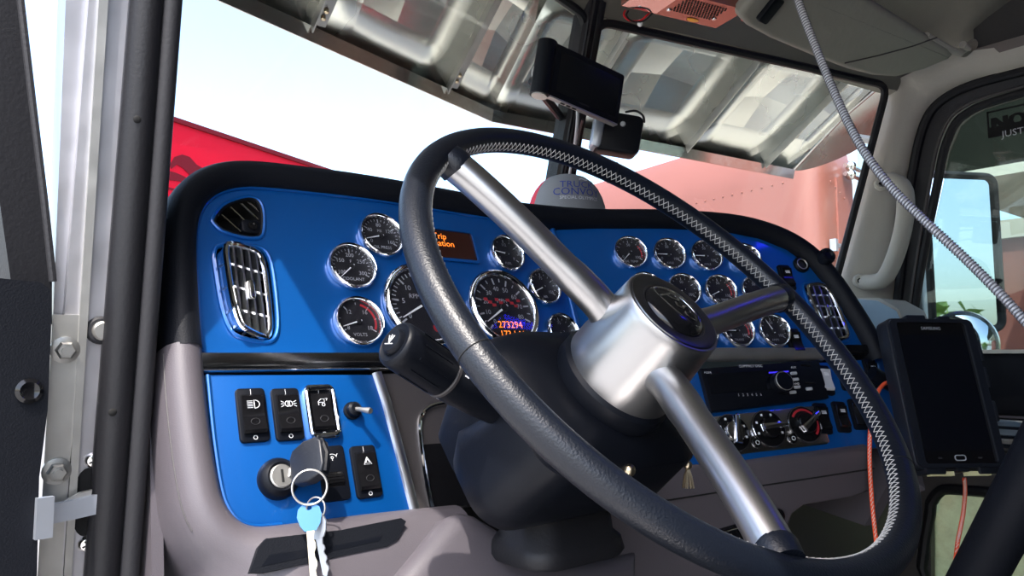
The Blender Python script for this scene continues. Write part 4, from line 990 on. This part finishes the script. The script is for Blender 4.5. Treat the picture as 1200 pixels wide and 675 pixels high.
hb = MB().lathe([(.0305, .001), (.0300, .0050), (.0270, .0085), (.0200, .0110), (.0100, .0122), (.0001, .0125)], 48, MW).build('horn_button', 'black_gloss', sw, smooth=50)
mb = MB()
def hz(x, y): r = math.hypot(x, y); return .0128-.0042*(r/.027)**2
E1 = [(.0255*math.cos(a), .0125*math.sin(a)) for a in [2*PI*i/40 for i in range(40)]]
RT = math.radians(-63)
def emb(pts, r, closed=False):
    q = [(x*math.cos(RT)-y*math.sin(RT), x*math.sin(RT)+y*math.cos(RT)) for x, y in pts]; mb.tube([V((x, y, hz(x, y))) for x, y in q], r, 6, closed, MW, flat=.5)
sc = lambda pts: [(p.x, p.y) for p in smooth_path([V((x, y, 0)) for x, y in pts], 5)]
emb(E1, .0010, True)
emb(sc([(-.017, -.008), (-.014, .000), (-.012, .007), (-.006, .008), (-.003, .004), (-.008, .0005), (-.013, -.0005)]), .0013)
emb(sc([(-.004, -.002), (.000, -.005), (.004, -.002), (.004, .004), (.008, .007), (.011, .003), (.008, -.004), (.012, -.006), (.019, -.001)]), .0011)
mb.build('emblem', 'chrome', hb)

sc_ = thing('steering_column', Cw-nW*.40, 'black plastic steering column shroud with a rubber boot', 'steering column')
def sect(d, hw, top, bot, r, n=6):
    q = rrect(2*hw, top+bot, r, n, 0, (top-bot)/2); return [tuple(MW @ V((x, y, -d))) for x, y in q]
secs = [sect(.094, .050, .045, .040, .03), sect(.096, .066, .056, .050, .03), sect(.104, .092, .074, .066, .035), sect(.12, .105, .082, .075, .035)]
MB().loft(secs+[sect(.19, .108, .076, .030, .03), sect(.225, .104, .060, .010, .02)]).build('upper_shroud', 'black_plastic', sc_, smooth=50)
MB().loft([sect(.118, .100, .02, .073, .035), sect(.122, .1065, .025, .0765, .035), sect(.19, .116, .04, .074, .035), sect(.215, .112, .03, .066, .035), sect(.236, .094, .02, .052, .03), sect(.248, .070, .0, .038, .02)]).build('lower_shroud', 'black_plastic', sc_, smooth=50)
bt = lambda z, w_, d_, r_, y: [(x+.520, yy+y, z) for x, yy in rrect(w_, d_, r_, 5)]
MB().loft([bt(-.200, .124, .094, .03, .575), bt(-.194, .130, .10, .03, .575), bt(-.182, .125, .095, .03, .575), bt(-.176, .112, .084, .028, .575), bt(-.12, .105, .075, .026, .58), bt(-.09, .100, .07, .02, .585)]).build('column_boot', 'rubber', sc_, smooth=50)
MB().tube([MW @ V((x*1.006, y*1.006, -.158)) for x, y in rrect(.222, .158, .033, 6, 0, .0)[5:15]], .0008, 6).build('shroud_seam', 'void', sc_)
MB().ball(.006, T(PD((737, 551), .655)), 8).build('shroud_screw', 'brass', sc_)
# multi-function stalk
E0 = PD((462, 401), .585); E2 = PD((640, 520), .70); dS = (E2-E0).normalized()
Mst = look(E0, dS)
st = MB().lathe([(.0001, .001), (.0150, .001), (.0165, .0), (.0185, .0012), (.0195, .004), (.0198, .010), (.0200, .052), (.0196, .055)], 40, Mst).build('stalk', 'black_plastic', sc_, smooth=40)
MB().lathe([(.0001, -.004), (.0095, -.0038), (.0108, -.002), (.0112, .002)], 28, Mst).build('wash_button', 'black_plastic', st, smooth=40)
mb = MB()
for a in (-.6, 0, .6): mb.tube([V((.0, -.003, -.0043)), V((.006*math.sin(a), .0045*math.cos(a), -.0042))], .0004, 4, M=Mst)
mb.tube([V((-.005, -.0035, -.0042)), V((.005, -.0035, -.0042))], .0004, 4, M=Mst); mb.build('wash_symbol', 'print_white', st, smooth=0)
MB().lathe([(.0186, .055), (.0200, .0565), (.0200, .059), (.0185, .060)], 40, Mst).build('stalk_ring', 'taupe_dark', st)
MB().lathe([(.0188, .060), (.0190, .070), (.0165, .100), (.0120, .135), (.0115, .20)], 40, Mst).build('stalk_arm', 'black_plastic', st, smooth=40)
mb = MB()
for i in range(5):
    a = .2+.22*i; mb.box(-.0006, .0006, .0188, .0193, .064, .0685, Mst @ RZ(-a-PI*.5)); mb.box(-.0006, .0006, .0188, .0193, .064, .0685, Mst @ RZ(a+PI*.1))
mb.build('stalk_marks', 'print_white', st, smooth=0)
mb = MB()
for i in range(10): mb.box(-.0011, .0011, .0196, .0206, .016, .048, Mst @ RZ(2*PI*i/10))
mb.build('grip_ribs', 'black_plastic', st, smooth=0)

# ================================================================== LOOSE THINGS
# --- keys -----------------------------------------------------------------------
li = inL((325, 562)); Lk = oL+uL*li[0]+vL*li[1]
ik = thing('ignition_key', Lk+nL*.012, 'ignition key with a dark blue grey plastic head in the lock', 'key')
Mk = mat4(nL, vL, -uL, Lk) @ RZ(math.radians(8)) @ RY(math.radians(28)) @ RX(math.radians(-8))
MB().box(.008, .024, -.0040, .0040, -.0011, .0011).build('key_blade', 'chrome_worn', ik, Mk, smooth=0)
MB().prism(ccw([(.020, -.012), (.024, -.017), (.040, -.020), (.054, -.018), (.058, -.010), (.058, .013), (.053, .019), (.038, .021), (.024, .017), (.020, .010)]), -.0055, .0055, .002, Mk, seg=3).build('key_head', 'case', ik, smooth=50)
MB().tube([Mk @ V((.055, -.016, .0)), Mk @ V((.0595, 0, 0)), Mk @ V((.055, .016, 0))], .0030, 8).build('head_edge', 'black_plastic', ik)
rgc = PP((363, 571), oL+nL*.052, nL)
kr = thing('key_ring', rgc, 'steel split ring with a smaller ring hanging from the ignition key', 'key ring')
MB().torus(.0150, .0010, 40, 8, look(rgc, V((-.35, -.9, .15)))).build('split_ring', 'steel', kr)
rg2 = rgc+V((.006, .0, -.019)); MB().torus(.0095, .0008, 32, 8, look(rg2, V((-.8, -.5, .1)))).build('small_ring', 'steel', kr)
def hang_key(top, length, headr, yaw, lean, bm, label, head):
    o = thing('door_key', top, label, 'key', 'small keys on the key ring'); M = mat4(uL, vL, nL, top) @ RZ(lean) @ RY(yaw)
    hd = [(-.0040, 0.004), (.0040, .004), (.0085, .0), (.0098, -.006), (.0080, -.013), (.0045, -.018), (-.0045, -.018), (-.0080, -.013), (-.0098, -.006), (-.0085, .0)]
    hd = [(x*headr, y*headr) for x, y in hd]
    MB().holed(ccw(hd), [ccw([(.0028*math.cos(t), .0005+.0022*math.sin(t)) for t in [2*PI*i/12 for i in range(12)]])], -.0010, .0010, M).build('key_head', head, o, smooth=30)
    y0 = -.0175*headr; n = 6; L_ = length; bl = [(-.0034, y0), (-.0034, y0-L_+.003), (0, y0-L_)]
    for i in range(n): bl += [(.0034 if i % 2 else .0018, y0-L_+.004+(L_-.008)*i/n), (.0020 if i % 2 else .0034, y0-L_+.004+(L_-.008)*(i+.5)/n)]
    bl += [(.0034, y0)]
    MB().prism(ccw(bl), -.0008, .0008, 0, M).build('key_blade', bm, o, smooth=0)
hang_key(rgc+V((-.001, -.001, -.0180)), .052, 1.08, -.35, -.06, 'brass', 'brass bladed key with a blue head hanging from the ring', 'key_blue')
hang_key(rgc+V((.006, .0, -.027)), .034, 1.0, -1.0, .06, 'zinc', 'grey steel key hanging behind the blue headed key', 'zinc')

# --- cap on the dash top -----------------------------------------------------------
cz = .228; cpos = PY((664, 243), 1.00); cpos.z = cz
hat = thing('baseball_cap', cpos, 'grey baseball cap with blue lettering and a red side, lying on the dash top', 'cap')
toC = V((-cpos.x, -cpos.y, 0)).normalized(); sx = V((-toC.y, toC.x, 0))
if sx.dot(CR) < 0: sx = -sx
MH = mat4(sx, V((0, 0, 1)).cross(sx), V((0, 0, 1)), cpos)
hw, hd_, hh = .076, .085, PY((660, 208), cpos.y).z-cz+.004
def hatp(a, e):
    r = math.cos(e)**.75; return (hw*r*math.cos(a), hd_*r*math.sin(a), hh*math.sin(e)**.9)
def hatpatch(a0, a1, off=0.):
    rows = []
    for i in range(9):
        e = PI/2*i/8*.999; rows.append([V(hatp(a0+(a1-a0)*j/14, e))*(1+off) for j in range(15)])
    return MB().loft([[tuple(p) for p in r] for r in rows], close=False)
fs = -1 if (MH.to_3x3() @ V((0, -1, 0))).dot(toC) > 0 else 1
front = -PI/2 if fs < 0 else PI/2
hatpatch(front-.95, front+1.6).build('crown_front', 'cap_grey', hat, MH, smooth=60)
hatpatch(front+1.6, front+PI).build('crown_back', 'cap_grey', hat, MH, smooth=60)
hatpatch(front-PI, front-.95).build('crown_side', 'cap_red', hat, MH, smooth=60)
MB().ball(.006, MH @ T3(0, 0, hh), 8, .5).build('top_button', 'cap_grey', hat)
bp_ = []
for i in range(13):
    a = -1.1+2.2*i/12; bp_.append([(hw*.80*math.cos(a), hw*.80*math.sin(a), .014), ((hw+.075*math.cos(a*.9))*math.cos(a*.75), hw*1.0*math.sin(a*.9), .004+.010*math.cos(a))])
o = MB().loft(bp_, close=False).build('brim', 'black_pad', hat, MH @ RZ(-.25), smooth=60); md = o.modifiers.new('t', 'SOLIDIFY'); md.thickness = .004
def hat_text(t, size, z, x0, m, name, bold=1.0):
    vs, fs_ = text_data(t, size, 'CENTER', 0); vv = []
    for x, y, _ in vs:
        e = math.asin(min(.98, max(.02, (z+y)/hh))); r = math.cos(e)**.75
        a = front+(x+x0)/(hw*max(.5, r))*1.0*(1 if fs < 0 else -1); p = V(hatp(a, e))*1.025; vv.append(tuple(p))
    MB().add(vv, fs_).build(name, m, hat, MH, smooth=0)
hat_text('TRUCK', .0195, .070, .020, 'thread_blue', 'lettering')
hat_text('CONVOY', .0205, .0550, .020, 'thread_blue', 'lettering')
hat_text('SPECIAL OLYMPICS', .0085, .0435, .024, 'thread_white', 'small_lettering')
hat_text('~', .034, .084, .032, 'thread_white', 'swoosh')
# folded map / box behind the cap
bx = PY((703, 226), 1.04); bx.z = .225
tbx = thing('tissue_box', bx, 'small grey and blue carton on the dash top behind the cap', 'box')
Mb = mat4(sx, V((0, 0, 1)).cross(sx), V((0, 0, 1)), bx)
MB().prism(rrect(.075, .05, .004), 0, .030, .002, Mb).build('carton', 'pale_blue', tbx); MB().prism(rrect(.0765, .0515, .004), .010, .016, 0, Mb).build('blue_band', 'thread_blue', tbx); MB().prism(rrect(.076, .051, .004), .0245, .044, .01, Mb).build('carton_top', 'cap_grey', tbx)

# --- dash monitor hung at the centre post --------------------------------------------
q = [PD(p, d) for p, d in (((646, 52), 1.20), ((722, 88), 1.27), ((727, 141), 1.27), ((652, 112), 1.20))]
exm = (q[1]-q[0]).normalized(); eym = (q[0]-q[3]); eym = (eym-exm*eym.dot(exm)).normalized(); ezm = exm.cross(eym); cm_ = (q[0]+q[1]+q[2]+q[3])/4
wm, hm = ((q[1]-q[0]).length+(q[2]-q[3]).length)/2, ((q[0]-q[3]).length+(q[1]-q[2]).length)/2
MMo = mat4(exm, eym, ezm, cm_)
mo = thing('dash_monitor', cm_-eym*hm/2, 'wide black dash monitor hung from the centre post', 'monitor')
MB().prism(rrect(wm+.014, hm+.010, .005, 3), -.010, 0, .001, MMo).build('monitor_body', 'black_plastic', mo)
MB().prism(rrect(wm*.92, hm*.86, .002, 2, .004, 0), 0, .0006, 0, MMo).build('screen', 'screen', mo)
MB().tube([MMo @ V((-wm/2-.012, y, -.012)) for y in (-hm/2-.006, hm/2+.006)], .0165, 20).build('battery_roll', 'black_plastic', mo)
MB().tube([MMo @ V((-wm/2-.012, -hm/2-.008+k, -.012)) for k in (0, .003)], .0130, 20).build('roll_end_ring', 'steel', mo)
MB().box(-wm/2, wm/2+.006, -hm/2-.0065, -hm/2-.004, -.011, .0, MMo).build('bottom_rail', 'steel', mo, smooth=0)
for k in range(3): MB().box(-.004, .004, -.0005, .0005, -.002, .002, MMo @ T3(-wm/2+.03+.012*k, -hm/2-.0068, -.006)).build('port', 'void', mo, smooth=0)
MB().box(-.010, .010, -.0012, .0012, .0006, .0009, MMo @ T3(.0, -hm*.455, 0)).build('brand_mark', 'rubber_grey', mo, smooth=0)
pm = MMo @ V((-wm/2+.01, .0, -.02)); MB().tube([pm, pm+V((.01, .06, .01)), V((1.0, 1.08, pm.z+.02))], .008, 10).build('mount_arm', 'black_plastic', mo)
MB().lathe([(.02, -.01), (.018, 0), (.012, .008)], 20).build('mount_ball', 'steel', mo, look(MMo @ V((-wm/2-.008, -.004, -.026)), -ezm))
MB().tube(smooth_path([PD(p, d) for p, d in (((677, 128), 1.28), ((676, 150), 1.32), ((672, 180), 1.42), ((669, 195), 1.47), ((666, 215), 1.50))], 4), .0028, 8).build('power_lead', 'print_grey', mo)
MB().tube(smooth_path([PD(p, d) for p, d in (((683, 140), 1.33), ((678, 160), 1.42), ((673, 200), 1.49))], 4), .0022, 8).build('thin_lead', 'rubber', mo)

# --- dash camera beside it -------------------------------------------------------------
cq_ = [PD(p, 1.34) for p in ((702, 128), (755, 137), (746, 186), (696, 174))]
exc = (cq_[1]-cq_[0]).normalized(); eyc = cq_[0]-cq_[3]; eyc = (eyc-exc*eyc.dot(exc)).normalized(); ezc = exc.cross(eyc); cc_ = sum(cq_, V())/4
MCc = mat4(exc, eyc, ezc, cc_); wc, hc = (cq_[1]-cq_[0]).length, (cq_[0]-cq_[3]).length
dc = thing('dash_camera', cc_-eyc*hc/2, 'boxy black dash camera on the windscreen behind the monitor', 'camera')
MB().prism(rrect(wc, hc, .012, 5), -.04, .010, .006, MCc).build('camera_body', 'black_plastic', dc)
MB().prism(rrect(.018, hc*.92, .008, 4, -wc/2+.004, 0), -.036, .014, .004, MCc).build('camera_end', 'zinc', dc)
MB().lathe([(.005, 0), (.004, .002), (.0001, .003)], 16).build('camera_button', 'print_grey', dc, MCc @ T3(.004, hc*.22, .010))
MB().tube(smooth_path([MCc @ V(p) for p in ((.01, hc/2+.012, -.03), (.025, hc/2+.012, -.01), (wc/2-.004, hc/2+.002, .005), (wc/2, hc*.35, .008))], 4), .0022, 8).build('camera_lead', 'rubber', dc)
MB().box(-.02, .02, -.01, .012, -.09, -.04, MCc @ T3(0, hc/2-.01, 0)).build('camera_mount', 'black_plastic', dc, smooth=0)

# --- braided cord ------------------------------------------------------------------------
cpts = smooth_path([PD(p, d) for p, d in (((925, -40), 1.02), ((938, 8), 1.0), ((957, 58), .98), ((982, 118), .95), ((1008, 170), .92), ((1042, 217), .89), ((1085, 260), .86), ((1130, 302), .83), ((1170, 342), .80), ((1215, 392), .77))], 40)
n_ = len(cpts); tot = sum((cpts[i]-cpts[i-1]).length for i in range(1, n_))
cord = thing('braided_cord', cpts[-1], 'grey ribbed cord hanging diagonally across the passenger side', 'cord')
MB().tube(cpts, .0046, 10).build('cord_core', 'braid', cord)
mb = MB(); acc = 0; step = .0038; nxt = 0; hel = []
turns = tot/step; x = V((0, 0, 1))
for i in range(1, n_):
    pass
N = int(turns*8); cum = [0]
for i in range(1, n_): cum.append(cum[-1]+(cpts[i]-cpts[i-1]).length)
j = 0
for k in range(N):
    s_ = tot*k/N
    while cum[j+1] < s_ and j < n_-2: j += 1
    t_ = (s_-cum[j])/(cum[j+1]-cum[j]); p = cpts[j]*(1-t_)+cpts[j+1]*t_; tg = (cpts[j+1]-cpts[j]).normalized(); xa = tg.cross(V((0, 0, 1))).normalized(); ya = tg.cross(xa)
    a = 2*PI*k/8; hel.append(p+(xa*math.cos(a)+ya*math.sin(a))*.0050)
MB().tube(hel, .0009, 4).build('cord_wrap', 'braid_dark', cord, smooth=60)

# --- tablet -------------------------------------------------------------------------------
ct = V((1.1678, .455, -.0539)); ext = V((.8404, -.5418, -.0104)); eyt = V((.1528, .2185, .9638)); ezt = V((-.52, -.8116, .2664)); wt, ht = .137, .222
MTb = mat4(ext, eyt, ezt, ct)
tb_ = thing('tablet', ct-eyt*ht/2, 'black tablet in a rugged case mounted right of the dashboard', 'tablet')
MB().prism(rrect(wt, ht, .012, 5), -.022, .004, .004, MTb).build('case', 'case', tb_)
MB().holed(ccw(rrect(wt*.965, ht*.975, .010, 5)), [ccw(rrect(wt*.80, ht*.93, .005, 4))], .003, .0085, MTb).build('case_bumper', 'case', tb_, smooth=30)
MB().prism(rrect(wt*.80, ht*.93, .004, 4), .003, .0046, 0, MTb).build('front_glass', 'black_gloss', tb_)
MB().prism(rrect(wt*.755, ht*.76, .001, 2), .0046, .0050, 0, MTb).build('screen', 'screen', tb_)
MB().text('SAMSUNG', .0068, MTb @ T3(0, ht*.425, .0051)).build('brand_print', 'print_grey', tb_, smooth=0)
MB().tube([MTb @ V((x, y, .0052)) for x, y in rrect(.016, .0070, .003, 4, 0, -ht*.428)], .0007, 6, True).build('home_button', 'print_grey', tb_)
for x in (-.03, .03): MB().box(-.003, .003, -.0012, .0012, 0, .0002, MTb @ T3(x, -ht*.428, .0048)).build('touch_key', 'rubber_grey', tb_, smooth=0)
for x, y, ww, h2 in ((-.02, ht/2, .03, .008), (.025, ht/2, .018, .006), (-wt*.30, -ht/2, .03, .012), (.0, -ht/2, .02, .006), (wt*.3, -ht/2, .034, .012)): MB().prism(rrect(ww, h2, .002, 2), -.018, .006, .001, MTb @ T3(x, y, 0)).build('case_lug', 'case', tb_)
for y in (.06, .02, -.03): MB().prism(rrect(.005, .03, .002, 2), -.010, .009, .001, MTb @ T3(wt/2, y, 0)).build('side_grip', 'case', tb_)
for x in (-.03, .025): MB().box(-.018, .018, -.003, .003, -.006, .002, MTb @ T3(x, -ht/2-.005, 0)).build('cradle_foot', 'yellow_print', tb_, smooth=0)
MB().tube([MTb @ V((-.02, .02, -.02)), MTb @ V((-.03, .02, -.06)), oR+uR*.36+vR*-.20+nR*.012], .012, 12).build('mount_arm', 'black_plastic', tb_)
MB().lathe([(.028, 0), (.026, .012), (.016, .018)], 24).build('mount_plate', 'black_plastic', tb_, MTb @ T3(-.02, .02, -.022) @ RX(PI))

# --- orange charging cords --------------------------------------------------------------------
def ocord(pts, label):
    P = smooth_path([PD(p, d) for p, d in pts], 8); o = thing('charging_cord', P[-1], label, 'cord'); MB().tube(P, .0030, 10).build('sheath', 'orange_cord', o)
    mb = MB(); 
    for i in range(2, len(P)-2, 1):
        p = P[i]; tg = (P[i+1]-P[i-1]).normalized(); xa = tg.cross(-p.normalized()).normalized(); fc = (-p.normalized()); mb.tube([p+fc*.0029-xa*.0016-tg*.003, p+fc*.0029+xa*.0016+tg*.003], .0006, 4)
    mb.build('flecks', 'cord_fleck', o, smooth=0, kind='stuff'); return o
ocord([((1050, 447), 1.13), ((1036, 450), 1.11), ((1027, 464), 1.09), ((1021, 492), 1.07), ((1019, 525), 1.06), ((1020, 560), 1.05), ((1023, 600), 1.04), ((1027, 640), 1.03), ((1031, 720), 1.02)], 'orange flecked cord looping beside the steering wheel rim')
ocord([((1130, 560), 1.12), ((1131, 575), 1.12), ((1129, 600), 1.11), ((1125, 622), 1.10), ((1121, 645), 1.09), ((1114, 720), 1.06)], 'orange flecked cord hanging straight down from the tablet')

# --- gear lever ----------------------------------------------------------------------------------
g0, g1 = PD((1085, 790), .80), PD((1290, 400), .62)
gl_ = thing('gear_lever', g0, 'thick black gear lever leaning across the lower right corner', 'lever')
MB().tube([g0, (g0+g1)/2, g1], .0235, 28).build('lever_sleeve', 'black_pad', gl_)
MB().tube([g0-(g1-g0)*.5, g0], .015, 16).build('lever_rod', 'black_plastic', gl_)
MB().ball(.035, T(g1), 14, 1.2).build('lever_knob', 'black_gloss', gl_)
# --- tassel hanging under the column -----------------------------------------------------------
tp = PD((806, 545), .80); ta = thing('tassel', tp, 'tiny bronze tassel hanging beside the steering column', 'tassel')
mb = MB()
for i in range(14): a = i*2.4; mb.tube([tp, tp+V((.004*math.cos(a), .004*math.sin(a), -.012)), tp+V((.006*math.cos(a), .006*math.sin(a), -.024))], .0009, 5)
mb.build('strands', 'brass', ta, kind='stuff'); MB().ball(.005, T(tp), 8).build('tassel_cap', 'brass', ta); MB().tube([tp, tp+V((-.02, .01, .03))], .0012, 6).build('tassel_loop', 'rubber', ta)
for o in bpy.data.objects:
    if o.type == 'MESH': fix(o.data) if not o.data.get('fx') else None; o.data['fx'] = 1
